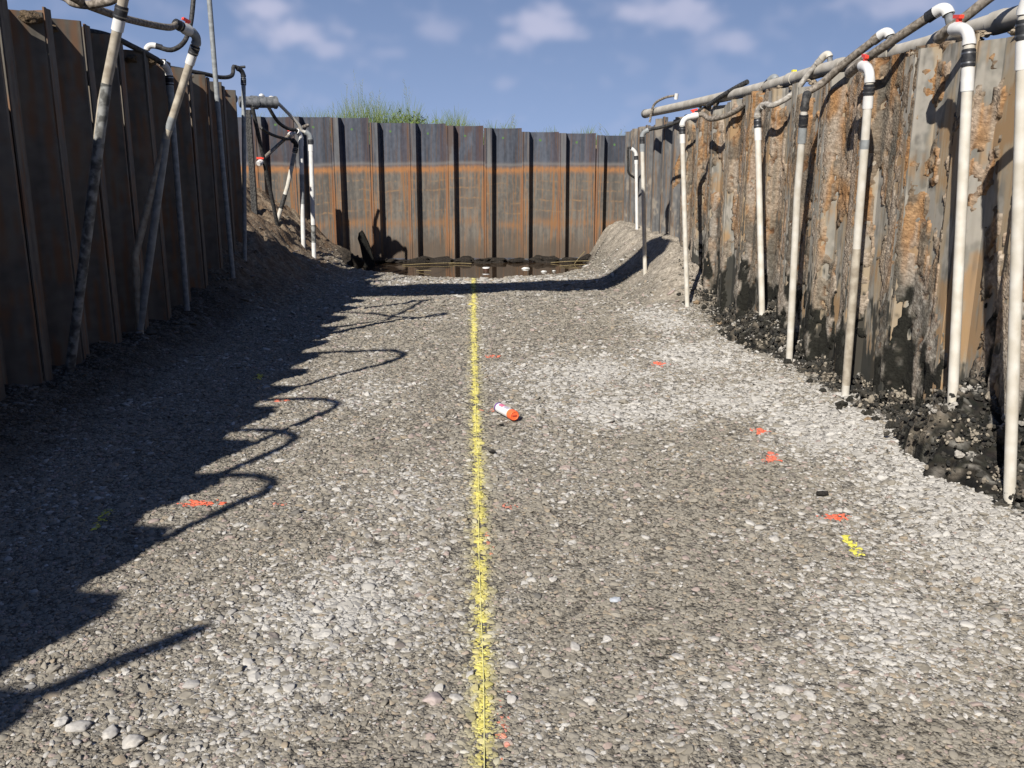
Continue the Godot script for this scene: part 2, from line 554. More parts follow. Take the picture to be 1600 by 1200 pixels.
func steel_texture(w: int, h: int, length: float, height: float, kind: String) -> StandardMaterial3D:
	var streak := noise(hash(kind) % 1000 + 41, 1.0, 4)
	var blot := noise(hash(kind) % 1000 + 42, 1.6, 5)
	var fine := noise(hash(kind) % 1000 + 43, 14.0, 3)
	var data := PackedByteArray()
	data.resize(w * h * 3)
	var r := RandomNumberGenerator.new()
	r.seed = hash(kind)
	var count := int(length / PERIOD) + 2
	var rnd := []
	for k in count:
		rnd.append([r.randf(), r.randf(), r.randf()])
	for j in h:
		var y := height * (1.0 - (j + 0.5) / h)
		for i in w:
			var u := length * (i + 0.5) / w
			var m := int(u / PERIOD)
			var v := u - m * PERIOD
			var s: float = streak.get_noise_2d(u * 9.0, y * 0.55)
			var s2: float = streak.get_noise_2d(u * 30.0 + 50.0, y * 0.9)
			var b: float = blot.get_noise_2d(u, y)
			var f: float = fine.get_noise_2d(u, y * 0.6)
			var near_lock: float = exp(-abs(v - 0.0) * 28.0) + exp(-(PERIOD - v) * 22.0)
			var c: Color
			if kind == "far":
				var wob: float = 0.014 * blot.get_noise_1d(u * 1.2) + 0.03 * (rnd[m][0] - 0.5)
				var steel := mixc(Color(0.042, 0.050, 0.068), Color(0.085, 0.097, 0.125), 0.5 + 0.9 * s + 0.4 * f)
				steel = mixc(steel, Color(0.13, 0.07, 0.035), 0.9 * near_lock * (0.5 + s2) + 0.35 * ss(0.05, 0.5, s2))
				steel = mixc(steel, Color(0.055, 0.028, 0.03), 0.5 * ss(0.46, 0.56, v) * rnd[m][0])
				var low := mixc(Color(0.088, 0.083, 0.077), Color(0.16, 0.145, 0.125), 0.5 + 0.9 * s + 0.5 * f + 0.3 * b)
				var flange: float = max(ss(0.13, 0.1, v), ss(0.48, 0.54, v))
				low = mixc(low, Color(0.235, 0.12, 0.055), (0.6 + 0.3 * flange) * ss(0.10 - 0.2 * flange, 0.5 - 0.15 * flange, s2 + 0.25 * s + 0.3 * near_lock) + 0.12 * b)
				low = mixc(low, Color(0.055, 0.05, 0.048), 0.45 * ss(0.1, 0.5, b + 0.3 * f) * ss(0.12, 0.2, v) * ss(0.56, 0.5, v))
				var tone: float = 0.8 + 0.4 * rnd[m][2]
				steel = Color(steel.r * tone, steel.g * tone, steel.b * tone)
				low = Color(low.r * (0.5 + 0.5 * tone), low.g * (0.5 + 0.5 * tone), low.b * (0.5 + 0.5 * tone))
				steel = mixc(steel, Color(0.17, 0.17, 0.165), 0.75 * ss(0.03, 0.05, v) * ss(0.13, 0.11, v) * (0.6 + s))
				steel = mixc(steel, Color(0.075, 0.04, 0.028), 0.7 * ss(0.45, 0.8, rnd[m][1]) * ss(-0.2, 0.4, s + b))
				# the tide marks: thin pale line, then a rust band, and a second rust band lower down
				c = mixc(low, steel, ss(1.62 + wob - 0.03, 1.62 + wob + 0.02, y))
				c = mixc(c, Color(0.20, 0.19, 0.18), 0.55 * exp(-pow((y - 1.665 - wob) / 0.03, 2.0)))
				c = mixc(c, Color(0.32, 0.15, 0.06), (0.9 + 0.6 * f + 0.4 * s2) * exp(-pow((y - 1.565 - wob) / 0.055, 2.0)))
				c = mixc(c, Color(0.25, 0.13, 0.06), (0.5 + 0.9 * s2 + 0.6 * b) * exp(-pow((y - 0.62 - wob * 2.0) / 0.07, 2.0)))
				for ln in [1.36, 1.2, 1.02, 0.84]:
					c = mixc(c, Color(0.25, 0.16, 0.09), (0.25 + 0.9 * f + 0.8 * b) * exp(-pow((y - ln - wob * 3.0) / 0.013, 2.0)))
				c = mixc(c, Color(0.24, 0.10, 0.04), 0.75 * ss(0.4, 0.9, near_lock + 0.4 * s2) * ss(1.62, 1.5, y))
				c = mixc(c, Color(0.10, 0.075, 0.055), 0.75 * ss(0.5, 0.1, y + 0.25 * b + 0.2 * s2))
				# green paint dabs near the tops
				var dab := Vector2(v - 0.33, (y - (2.24 - 0.055 * (u - 3.3))) * 1.0)
				if dab.length() < 0.02 + 0.012 * f and rnd[m][1] > 0.12:
					c = Color(0.085, 0.17, 0.055)
			elif kind == "right":
				# steel smeared with dried silt and clay: long vertical runs
				var run: float = streak.get_noise_2d(u * 5.0 + 9.0, y * 0.35)
				c = mixc(Color(0.16, 0.155, 0.138), Color(0.26, 0.242, 0.205), 0.5 + 0.9 * s + 0.5 * f)
				c = mixc(c, Color(0.33, 0.26, 0.175), 0.9 * ss(-0.05, 0.2, run + 0.3 * b))
				c = mixc(c, Color(0.30, 0.185, 0.09), 0.8 * ss(0.08, 0.4, b + 0.4 * s2))
				c = mixc(c, Color(0.095, 0.085, 0.07), 0.6 * ss(0.15, 0.5, s2 - 0.3 * b))
				c = mixc(c, Color(0.34, 0.315, 0.275), 0.65 * ss(0.0, 0.4, -b + 0.4 * f - 0.3 * run))
				c = mixc(c, Color(0.022, 0.023, 0.02), 0.93 * ss(0.62, 0.42, y + 0.9 * b + 0.35 * s2 + 0.2 * f))
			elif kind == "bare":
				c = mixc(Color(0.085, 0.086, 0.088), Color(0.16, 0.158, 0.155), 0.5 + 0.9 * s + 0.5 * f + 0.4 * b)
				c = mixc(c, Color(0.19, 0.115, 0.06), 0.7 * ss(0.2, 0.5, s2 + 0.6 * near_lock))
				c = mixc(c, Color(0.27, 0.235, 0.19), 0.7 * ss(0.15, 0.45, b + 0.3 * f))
			else:
				c = mixc(Color(0.082, 0.074, 0.064), Color(0.148, 0.13, 0.108), 0.5 + 0.9 * s + 0.5 * f)
				c = mixc(c, Color(0.17, 0.085, 0.042), 0.8 * ss(0.0, 0.4, s2 + 0.5 * b))
				c = mixc(c, Color(0.15, 0.125, 0.095), 0.6 * ss(0.1, 0.5, b - 0.4 * s2))
			if kind == "far": c = Color(c.r * 0.86, c.g * 0.86, c.b * 0.86)
			c.r = clamp(c.r, 0.0, 1.0); c.g = clamp(c.g, 0.0, 1.0); c.b = clamp(c.b, 0.0, 1.0)
			c = c.linear_to_srgb()
			var o := (j * w + i) * 3
			data[o] = int(c.r * 255.0); data[o + 1] = int(c.g * 255.0); data[o + 2] = int(c.b * 255.0)
	var mt := StandardMaterial3D.new()
	mt.albedo_texture = ImageTexture.create_from_image(Image.create_from_data(w, h, false, Image.FORMAT_RGB8, data))
	mt.roughness = 0.78
	mt.metallic_specular = 0.4
	return mt

func build_walls():
	# far wall: x from -5.2 to 3.0, proud face at depth 16.3; u runs with +x
	var fm := steel_texture(1100, 360, 8.7, 2.6, "far")
	var far := thing("sheet_pile_wall", "rust-banded steel sheet pile wall closing off the end of the pit behind the puddle", "wall", Vector3(-5.13, -0.6, -16.3))
	# tops step down towards the right; u0 = -5.13 so that the dark webs fall where they do in the photograph
	for k in 13:
		var x := -5.13 + k * PERIOD
		var top: float
		if x < -1.9: top = 2.455 + rng.randf_range(-0.01, 0.01)
		else: top = 2.375 - 0.045 * (x + 1.9) - (0.03 if x > 0.6 else 0.0) + rng.randf_range(-0.012, 0.012)
		var me := pile_mesh(Vector3.RIGHT, Vector3(0, 0, -1), k * PERIOD, 8.7, top, -0.6, 2.6, rng.randf_range(-0.004, 0.004))
		part("sheet_pile", me, fm, far).position = Vector3(k * PERIOD, 0.6, 0)
	# right wall: proud face x = 2.68; u runs away from the camera
	var rm := steel_texture(1900, 256, 20.0, 2.5, "right")
	var right := thing("sheet_pile_wall", "clay-caked steel sheet pile wall in the sun behind the row of white pipes", "wall", Vector3(2.68, -0.6, 3.0))
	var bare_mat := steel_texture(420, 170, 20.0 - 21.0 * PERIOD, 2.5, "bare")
	for k in 29:
		var d := -3.0 + k * PERIOD
		var top := 2.29 + rng.randf_range(-0.05, 0.04) - 0.03 * ss(6.0, 11.0, d)
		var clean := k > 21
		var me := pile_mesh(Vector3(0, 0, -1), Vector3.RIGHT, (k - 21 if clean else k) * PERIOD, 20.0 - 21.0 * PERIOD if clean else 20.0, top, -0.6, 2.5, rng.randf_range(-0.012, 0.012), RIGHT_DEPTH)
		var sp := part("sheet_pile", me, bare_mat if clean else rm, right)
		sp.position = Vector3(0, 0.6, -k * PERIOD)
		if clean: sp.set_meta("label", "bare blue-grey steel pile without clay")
	# left wall: proud face x = -3.08
	var lm := steel_texture(1100, 150, 18.7, 2.9, "left")
	var left := thing("sheet_pile_wall", "dark shaded steel sheet pile wall that casts the long shadow over the gravel", "wall", Vector3(-3.08, -0.6, 5.6))
	for k in 27:
		var d := -5.6 + k * PERIOD
		var top: float = 2.76 - 0.018 * max(d - 3.0, 0.0) + rng.randf_range(-0.05, 0.04)
		var me := pile_mesh(Vector3(0, 0, -1), Vector3.LEFT, k * PERIOD, 18.7, top, -0.6, 2.9, rng.randf_range(-0.01, 0.01))
		part("sheet_pile", me, lm, left).position = Vector3(0, 0.6, -k * PERIOD)

# ---------------------------------------------------------------- clay on the right wall, black mud at its foot
func build_clay():
	var n1 := noise(51, 0.9, 3)
	var n2 := noise(52, 3.2, 4)
	var n3 := noise(53, 7.0, 4)
	var pit := noise(54, 7.0, 2)
	var cn := noise(55, 1.5, 4)
	var step := 0.019
	var d0 := 1.6
	var d1 := 13.2
	var cols := int((d1 - d0) / step) + 1
	var rows := int(2.42 / step) + 1
	var pos := PackedVector3Array()
	var col := PackedColorArray()
	var skip := PackedByteArray()
	pos.resize(rows * cols); col.resize(rows * cols); skip.resize(rows * cols)
	for i in rows:
		var y := -0.1 + step * i
		for j in cols:
			var d := d0 + step * j
			var p := profile_depth(d + 3.0) * RIGHT_DEPTH
			var a: float = n1.get_noise_2d(d * 1.6, y * 0.45)
			var b: float = n2.get_noise_2d(d, y * 0.6)
			var c: float = n3.get_noise_2d(d, y)
			var q: float = pit.get_noise_2d(d * 1.3, y)
			var cover: float = a + 0.55 * b + 0.22 * c
			var crumb: float = abs(c) * 2.0 - 0.5
			var coat: float = min(p * 0.4 + 0.004, 0.013) + 0.004 * b + 0.0035 * crumb + 0.003 * a
			var o: float = p - max(coat, 0.003)
			# bare steel where the coat has fallen off, and at the crest
			var bare: float = ss(-0.20, -0.26, cover - 0.5 * ss(2.1, 2.3, y + 0.15 * b) - 0.6 * ss(11.2, 12.8, d + a))
			o = lerp(o, p + 0.025, bare)
			# holes where lumps have dropped out
			o += 0.02 * ss(0.43, 0.52, q)
			# fresh slumps lower down
			o -= 0.018 * ss(0.8, 0.2, y) * ss(-0.05, 0.4, a + b) * (1.0 - bare)
			var hid := o > p + 0.012
			o = min(o, p + 0.03)
			pos[i * cols + j] = Vector3(2.68 + o, y, -d)
			skip[i * cols + j] = 1 if (hid and o > p + 0.02) else 0
			var k: float = cn.get_noise_2d(d * 0.9, y * 0.7)
			var k2: float = cn.get_noise_2d(d * 2.5 + 20.0, y * 1.2)
			var cc := mixc(Color(0.41, 0.225, 0.10), Color(0.46, 0.305, 0.175), 0.5 + 1.3 * k2)
			cc = mixc(cc, Color(0.46, 0.385, 0.30), 0.85 * ss(0.02, 0.28, k))
			cc = mixc(cc, Color(0.37, 0.345, 0.305), ss(1.15, 0.45, y + 0.9 * k + 0.3 * k2))
			var ks: float = cn.get_noise_2d(d * 3.2 + 70.0, y * 0.32)
			cc = mixc(cc, Color(0.235, 0.21, 0.17), 0.8 * ss(0.09, 0.22, ks + 0.15 * k2))
			cc = mixc(cc, Color(0.125, 0.12, 0.105), 0.7 * ss(0.2, 0.36, k2 - 0.4 * k))
			cc = mixc(cc, Color(0.45, 0.395, 0.33), 0.7 * ss(0.1, 0.3, -ks - 0.2 * k2))
			cc = mixc(cc, Color(0.17, 0.075, 0.025), 0.75 * ss(0.41, 0.48, q))
			cc = cc.lerp(Color(cc.r * 0.72, cc.g * 0.70, cc.b * 0.68), clamp(0.5 - crumb, 0.0, 1.0) * 0.5)
			cc = mixc(cc, Color(0.020, 0.022, 0.018), ss(0.64, 0.44, y + 0.9 * b + 0.6 * k2))
			col[i * cols + j] = cc
	var m := surf("clay", Color(0.68, 0.66, 0.64), Color(1, 1, 1), 0.95, 3.5, 0.03, 0.4, 1.4, true)
	solo("clay_crust", sheet(pos, col, rows, cols, false, skip), m, "orange and grey clay caked in the pans of the sunlit sheet piles", "clay", Vector3.ZERO, "", "stuff")

	# black mud heaped along the foot of the wall
	var mn := noise(61, 2.0, 4)
	var mf := noise(62, 11.0, 3)
	var ms := 0.02
	var mr := 40
	var mc := int((11.3 - 2.2) / ms) + 1
	pos = PackedVector3Array(); col = PackedColorArray()
	pos.resize(mr * mc); col.resize(mr * mc)
	for i in mr:
		var t := float(i) / (mr - 1)
		for j in mc:
			var d := 2.2 + ms * j
			var big: float = mn.get_noise_1d(d * 0.8)
			var bulge: float = exp(-pow((d - 4.45) / 0.6, 2.0)) + 0.85 * exp(-pow((d - 7.95) / 0.5, 2.0))
			var hgt: float = 0.20 + 0.20 * big + 0.34 * bulge + 0.10 * exp(-pow((d - 9.8) / 0.7, 2.0))
			hgt = max(hgt, 0.05) * ss(11.3, 10.3, d)
			var foot: float = 2.50 + 0.12 * mn.get_noise_1d(d * 1.6 + 40.0) - 0.15 * bulge
			var x: float = lerp(foot, 2.86, t)
			var b: float = mn.get_noise_2d(d * 1.6, t * 1.4 + 9.0)
			var f: float = mf.get_noise_2d(d, t * 0.6)
			var y: float = lerp(ground_y(foot, d) - 0.03, hgt, lerp(t * t * 0.6 + t * 0.4, pow(t, 0.42), clamp(bulge, 0.0, 1.0)))
			x -= (0.05 * b + 0.02 * f) * ss(0.0, 0.15, t)
			y += (0.035 * f + 0.06 * b) * ss(0.0, 0.2, t)
			pos[i * mc + j] = Vector3(x, y, -d)
			var c := mixc(Color(0.009, 0.0095, 0.009), Color(0.040, 0.036, 0.028), 0.5 + 1.4 * f)
			c = mixc(c, Color(0.21, 0.18, 0.14), 0.7 * ss(0.26, 0.4, b + 0.35 * f))
			c = mixc(c, Color(0.30, 0.285, 0.26), 0.6 * ss(0.34, 0.45, f - 0.35 * b))
			col[i * mc + j] = c
	var mm := surf("mud", Color(0.6, 0.6, 0.6), Color(1, 1, 1), 0.9, 2.5, 0.03, 0.8, 1.7, true)
	var bank := thing("mud_bank", "black crumbling mud heaped along the foot of the sunlit wall", "mud", Vector3.ZERO, "", "stuff")
	part("slope", sheet(pos, col, mr, mc, false), mm, bank).set_meta("kind", "stuff")
	# loose crumbs lying all over it and rolled out on the stones
	var crumbs := []
	for k in 4: crumbs.append([rock(340 + k, 1, 0.8, Vector3(1, 0.8, 0.85), true), []])
	for k in 16000:
		var i: int = int(pow(rng.randf(), 0.8) * (mr - 1))
		var j: int = rng.randi() % mc
		var at: Vector3 = pos[i * mc + j]
		var sz: float = 0.006 + 0.013 * rng.randf() * rng.randf() + (0.02 * rng.randf() if rng.randf() < 0.06 else 0.0)
		if rng.randf() < 0.06:
			at.x -= abs(rng.randfn()) * 0.06
			at.y = max(ground_y(at.x, -at.z), at.y - 0.05)
			sz *= 0.7
		at += Vector3(rng.randfn() * 0.02, sz * 0.3, rng.randfn() * 0.02)
		var tone := rng.randf()
		var patchy: float = mn.get_noise_2d(at.z * 1.7, at.y * 3.0 + 5.0) + rng.randfn() * 0.12
		var c := mixc(Color(0.010, 0.0105, 0.010), Color(0.045, 0.040, 0.031), tone)
		if patchy > 0.3: c = mixc(Color(0.14, 0.12, 0.095), Color(0.30, 0.265, 0.21), tone)
		elif patchy < -0.38: c = mixc(Color(0.20, 0.19, 0.17), Color(0.36, 0.34, 0.31), tone)
		var bs := Basis.from_euler(Vector3(rng.randf() * TAU, rng.randf() * TAU, rng.randf() * TAU)).scaled_local(Vector3.ONE * sz)
		crumbs[k % 4][1].append([Transform3D(bs, at), c])
	var cmat := StandardMaterial3D.new()
	cmat.vertex_color_use_as_albedo = true
	cmat.roughness = 0.9
	for q in crumbs:
		var mu := MultiMesh.new()
		mu.transform_format = MultiMesh.TRANSFORM_3D
		mu.use_colors = true
		mu.mesh = q[0]
		mu.instance_count = q[1].size()
		for k in q[1].size():
			mu.set_instance_transform(k, q[1][k][0]); mu.set_instance_color(k, q[1][k][1])
		var mi := MultiMeshInstance3D.new()
		mi.name = "crumbs"
		mi.multimesh = mu
		mi.material_override = cmat
		mi.set_meta("kind", "stuff")
		bank.add_child(mi, true)

	# clods fallen from the wall
	var cm := [surf("clod_dark", lin(0.015, 0.015, 0.013), lin(0.06, 0.055, 0.045), 0.95, 9.0, 0.02, 1.0), surf("clod_tan", lin(0.22, 0.15, 0.09), lin(0.40, 0.31, 0.21), 0.95, 9.0, 0.02, 1.0), surf("clod_grey", lin(0.20, 0.19, 0.17), lin(0.36, 0.34, 0.31), 0.95, 9.0, 0.02, 1.0)]
	var shapes := []
	for k in 5:
		shapes.append(rock(300 + k, 2, 0.7, Vector3(1, 0.8, 0.85), false))
	for k in 34:
		var d := rng.randf_range(3.9, 10.6)
		var kind := 0 if rng.randf() < 0.66 else (1 if rng.randf() < 0.5 else 2)
		var r := rng.randf_range(0.015, 0.045)
		var x := rng.randf_range(2.36, 2.6)
		var lab: String = ["black muddy clod at the foot of the sunlit wall", "tan clay clod at the foot of the sunlit wall", "grey silt clod at the foot of the sunlit wall"][kind]
		var o := solo("clay_clod", shapes[k % 5], cm[kind], lab, "clod", Vector3(x, ground_y(x, d) + r * 0.35, -d), lab + "s")
		o.scale = Vector3.ONE * r
		o.rotation = Vector3(rng.randf_range(-0.4, 0.4), rng.randf_range(0, TAU), rng.randf_range(-0.4, 0.4))

# ---------------------------------------------------------------- gravel and paint
var line_pts := [Vector2(0.012, 1.2), Vector2(0.012, 2.5), Vector2(0.012, 3.3), Vector2(0.008, 4.4), Vector2(0.0, 5.9), Vector2(-0.01, 8.15), Vector2(-0.018, 13.9)]

func line_x(d: float) -> float:
	for i in line_pts.size() - 1:
		if d <= line_pts[i + 1].y:
			return lerp(line_pts[i].x, line_pts[i + 1].x, clamp((d - line_pts[i].y) / (line_pts[i + 1].y - line_pts[i].y), 0.0, 1.0))
	return -0.018

# x, depth, half length across, half length along, turn, label
var orange_marks := [
	[0.15, 7.57, 0.05, 0.06, 0.0, "small orange paint spot beside the yellow line, beyond the spray can"],
	[1.55, 7.28, 0.06, 0.07, 0.3, "orange paint mark on the pale stone below the bend in the mud bank"],
	[1.77, 5.30, 0.05, 0.05, 0.2, "round orange paint mark on gravel left of the widest pale strip"],
	[1.65, 4.72, 0.035, 0.10, 0.5, "crooked orange paint mark on brown gravel between two other marks"],
	[1.68, 3.90, 0.06, 0.035, 0.0, "orange paint mark next to a white stone, near the yellow dash"],
	[-1.34, 4.16, 0.085, 0.045, 0.0, "bright orange paint mark inside the loop of hose shadow"],
	[-1.37, 6.14, 0.05, 0.05, 0.0, "orange paint mark on the edge of the long wall shadow"],
	[0.14, 4.06, 0.055, 0.03, 0.0, "faint orange paint streak right of the yellow line"],
	[0.075, 2.34, 0.018, 0.16, 0.05, "faded red paint streak alongside the yellow line"],
	[0.10, 5.90, 0.05, 0.05, 0.0, "faint orange overspray between the spray can and the yellow line"],
	[0.05, 3.62, 0.015, 0.16, 0.0, "thin reddish paint trace touching the yellow line"],
	[-0.96, 4.15, 0.04, 0.03, 0.0, "faint orange paint speck on sunlit gravel past the shadow loop"]]
var mark_dense := [0.7, 0.9, 0.95, 0.8, 0.95, 0.9, 0.7, 0.45, 0.4, 0.4, 0.35, 0.35]
var yellow_marks := [
	[1.625, 3.55, 0.025, 0.11, 0.12, "short yellow paint dash on the gravel near an orange mark"],
	[-1.75, 4.01, 0.02, 0.15, -0.1, "short yellow paint dash in the dark shadow of the wall"],
	[-1.70, 6.95, 0.03, 0.10, 0.0, "tiny yellow paint dab deep in the wall shadow"]]

func build_gravel():
	var variants := []
	for k in 9:
		variants.append(rock(100 + k, 1, 0.45, Vector3(1.0, 0.36 + 0.035 * (k % 4), 0.66 + 0.06 * (k % 5)), k % 4 != 0))
	var xf := []
	var cl := []
	for k in variants.size():
		xf.append([]); cl.append([])
	var bins := {"line": [], "dash0": [], "dash1": [], "dash2": []}
	for k in orange_marks.size():
		bins["mark%d" % k] = []
	var pn := noise(71, 9.0, 2)
	var r := RandomNumberGenerator.new()
	r.seed = 909
	# depth bands: from, to, stones per square metre, size factor
	for band in [[0.6, 1.9, 1500.0, 1.1], [1.9, 2.7, 14000.0, 0.70], [2.7, 3.6, 11000.0, 0.75], [3.6, 5.2, 7200.0, 0.88], [5.2, 7.5, 4600.0, 1.02], [7.5, 10.0, 2800.0, 1.25], [10.0, 12.5, 1500.0, 1.6], [12.5, 16.2, 900.0, 1.8]]:
		var wid: float = min(5.95, 2.0 * (0.60 * band[1] + 0.7))
		var mid_x: float = -0.2 if wid > 5.9 else 0.1
		var count := int((band[1] - band[0]) * wid * band[2])
		for n in count:
			var d := r.randf_range(band[0], band[1])
			var x := mid_x + r.randf_range(-0.5, 0.5) * wid
			var dd := dirtness(x, d)
			if dd > 0.2 and r.randf() < dd * 0.97:
				continue
			if d > water_front(x) + 0.25:
				continue
			if x > 2.5 and r.randf() < 0.6:
				continue
			var p := paleness(x, d)
			var u := r.randf()
			# lengths from grit to fist
			var len: float = 0.0055 + 0.0050 * abs(r.randfn())
			if u > 0.80: len += 0.003 + 0.006 * r.randf()
			if u > 0.975: len += 0.004 + 0.006 * r.randf()
			len *= 1.0 + 0.35 * clamp(p, 0.0, 1.0)
			if u > 0.9985: len += 0.012
			len *= band[3]
			var y := ground_y(x, d) + len * (r.randf_range(-0.30, -0.06) if u < 0.88 else r.randf_range(-0.2, 0.06))
			var b := Basis.from_euler(Vector3(r.randfn() * 0.25, r.randf() * TAU, r.randfn() * 0.25))
			b = b.scaled_local(Vector3(len, len * r.randf_range(0.75, 1.1), len * r.randf_range(0.8, 1.15)))
			var t := Transform3D(b, Vector3(x, y, -d))
			# colour of the stone
			var c: Color
			var w := r.randf()
			var pale: float = clamp(0.015 + 0.78 * p + (0.10 if u > 0.90 else 0.0), 0.012, 0.92)
			if w < pale:
				c = mixc(Color(0.30, 0.287, 0.264), Color(0.45, 0.436, 0.41), r.randf())
			else:
				c = mixc(Color(0.20, 0.182, 0.150), Color(0.272, 0.25, 0.212), r.randf())
				if r.randf() < 0.09: c = mixc(c, Color(0.30, 0.245, 0.18), 0.7)
				if r.randf() < 0.06: c = mixc(c, Color(0.33, 0.26, 0.24), 0.7)
				if r.randf() < 0.03: c = mixc(c, Color(0.10, 0.098, 0.095), 0.7)
			var shade_wet: float = ss(-2.2, -2.9, x)  # stones by the left wall are coloured darker to deepen its shade
			c = mixc(c, c * 0.45, shade_wet)
			# paint: which stones has it hit?
			var lx := x - line_x(d)
			var hit := ""
			var pnv: float = pn.get_noise_2d(x, d)
			if abs(lx) < 0.09 and d > 1.0 and d < 13.9:
				var soft: float = exp(-pow(lx / (0.026 + 0.012 * pnv), 2.0))
				var yv := mixc(Color(0.42, 0.375, 0.10), Color(0.60, 0.54, 0.17), r.randf())
				c = mixc(c, yv, soft * (0.75 + 0.5 * pnv) + 0.18 * exp(-pow(lx / 0.055, 2.0)))
				if soft > 0.4: hit = "line"
			if hit == "":
				for k in yellow_marks.size():
					var q: Array = yellow_marks[k]
					var e := Vector2(x - q[0], d - q[1]).rotated(q[4])
					var g: float = exp(-pow(e.x / q[2], 2.0) - pow(e.y / q[3], 4.0))
					if g > 0.1 and r.randf() < g * 0.9:
						hit = "dash%d" % k
						c = mixc(Color(0.44, 0.41, 0.07), Color(0.66, 0.62, 0.12), r.randf())
			if hit == "":
				for k in orange_marks.size():
					var q: Array = orange_marks[k]
					var e := Vector2(x - q[0], d - q[1]).rotated(q[4])
					var g: float = exp(-pow(e.x / q[2], 2.0) - pow(e.y / q[3], 2.0))
					if g > 0.12 and r.randf() < g * 1.3 * mark_dense[k]:
						hit = "mark%d" % k
						var oc := mixc(Color(0.62, 0.10, 0.05), Color(0.80, 0.17, 0.09), r.randf())
						c = mixc(c, oc, 0.35 + 0.65 * mark_dense[k] * mark_dense[k])
			var v := r.randi() % variants.size()
			if hit == "":
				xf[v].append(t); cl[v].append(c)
			else:
				bins[hit].append([v, t, c])
	var m := StandardMaterial3D.new()
	m.vertex_color_use_as_albedo = true
	m.roughness = 0.9
	m.metallic_specular = 0.3
	# grit that carries the paint
	var grit := func(key: String, x: float, d: float, c: Color):
		var l := r.randf_range(0.005, 0.0095) * (0.75 + 0.09 * d)
		var bb := Basis.from_euler(Vector3(r.randfn() * 0.2, r.randf() * TAU, r.randfn() * 0.2)).scaled_local(Vector3(l, l, l))
		bins[key].append([r.randi() % 9, Transform3D(bb, Vector3(x, ground_y(x, d) - l * r.randf_range(0.0, 0.28), -d)), c])
	var dq := 1.3
	while dq < 13.95:
		dq += 0.0012 * (1.0 + 0.10 * dq)
		var off := r.randfn() * (0.012 + 0.004 * pn.get_noise_1d(dq * 0.6))
		var pv: float = pn.get_noise_2d(off, dq)
		if abs(off) > 0.045 or r.randf() > 0.52 + 1.1 * pv: continue
		var yc := mixc(Color(0.40, 0.355, 0.09), Color(0.62, 0.56, 0.17), r.randf() + pv)
		grit.call("line", line_x(dq) + off, dq, mixc(yc, Color(0.27, 0.25, 0.13), 0.75 * smoothstep(0.014, 0.03, abs(off))))
	for k in orange_marks.size():
		var q: Array = orange_marks[k]
		for n in int(q[2] * q[3] * 11000.0 * mark_dense[k] * mark_dense[k]):
			var e := Vector2(r.randfn() * q[2] * 0.5, r.randfn() * q[3] * 0.5).rotated(-q[4])
			var oc := mixc(Color(0.62, 0.10, 0.05), Color(0.80, 0.17, 0.09), r.randf())
			grit.call("mark%d" % k, q[0] + e.x, q[1] + e.y, mixc(Color(0.26, 0.20, 0.165), oc, mark_dense[k] * r.randf_range(0.3, 1.0)))
	for k in yellow_marks.size():
		var q: Array = yellow_marks[k]
		for n in int(q[2] * q[3] * 8000.0):
			var e := Vector2(r.randfn() * q[2] * 0.5, r.randf_range(-1.0, 1.0) * q[3]).rotated(-q[4])
			grit.call("dash%d" % k, q[0] + e.x, q[1] + e.y, mixc(Color(0.44, 0.41, 0.07), Color(0.66, 0.62, 0.12), r.randf()))
	variants.append(rock(199, 0, 0.3, Vector3(1, 0.7, 0.85)))
	xf.append([]); cl.append([])
	var g := thing("gravel", "loose limestone gravel spread over the floor of the pit", "gravel", Vector3.ZERO, "", "stuff")
	for v in variants.size() - 1:
		var mmm := MultiMesh.new()
		mmm.transform_format = MultiMesh.TRANSFORM_3D
		mmm.use_colors = true
		mmm.mesh = variants[v]
		mmm.instance_count = xf[v].size()
		for i in xf[v].size():
			mmm.set_instance_transform(i, xf[v][i])
			mmm.set_instance_color(i, cl[v][i])
		var o := MultiMeshInstance3D.new()
		o.name = "pebbles" if v == 0 else "pebbles_%03d" % v
		o.multimesh = mmm
		o.material_override = m
		o.set_meta("kind", "stuff")
		g.add_child(o)
	# painted stones: one mesh for each mark
	var join := func(list: Array) -> Mesh:
		var ps := PackedVector3Array(); var ns := PackedVector3Array(); var cs := PackedColorArray()
		for q in list:
			var a: Array = (variants[q[0]] as ArrayMesh).surface_get_arrays(0)
			var vs: PackedVector3Array = a[Mesh.ARRAY_VERTEX]
			var nn: PackedVector3Array = a[Mesh.ARRAY_NORMAL]
			var t: Transform3D = q[1]
			var nb: Basis = t.basis.inverse().transposed()
			var ix: PackedInt32Array = a[Mesh.ARRAY_INDEX] if a[Mesh.ARRAY_INDEX] != null else PackedInt32Array(range(vs.size()))
			for i in ix:
				ps.append(t * vs[i]); ns.append((nb * nn[i]).normalized()); cs.append(q[2])
		var arr := []
		arr.resize(Mesh.ARRAY_MAX)
		arr[Mesh.ARRAY_VERTEX] = ps; arr[Mesh.ARRAY_NORMAL] = ns; arr[Mesh.ARRAY_COLOR] = cs
		var am := ArrayMesh.new()
		am.add_surface_from_arrays(Mesh.PRIMITIVE_TRIANGLES, arr)
		return am
	solo("paint_line", join.call(bins.line), m, "long yellow spray-paint line running straight down the gravel floor", "paint line")
	for k in orange_marks.size():
		if bins["mark%d" % k].size() > 0:
			solo("paint_mark", join.call(bins["mark%d" % k]), m, orange_marks[k][5], "paint mark", Vector3.ZERO, "orange paint marks on the gravel")
	for k in yellow_marks.size():
		if bins["dash%d" % k].size() > 0:
			solo("paint_dash", join.call(bins["dash%d" % k]), m, yellow_marks[k][5], "paint mark", Vector3.ZERO, "yellow paint dashes on the gravel")
	# the mason's string over the painted line
	var sp := []
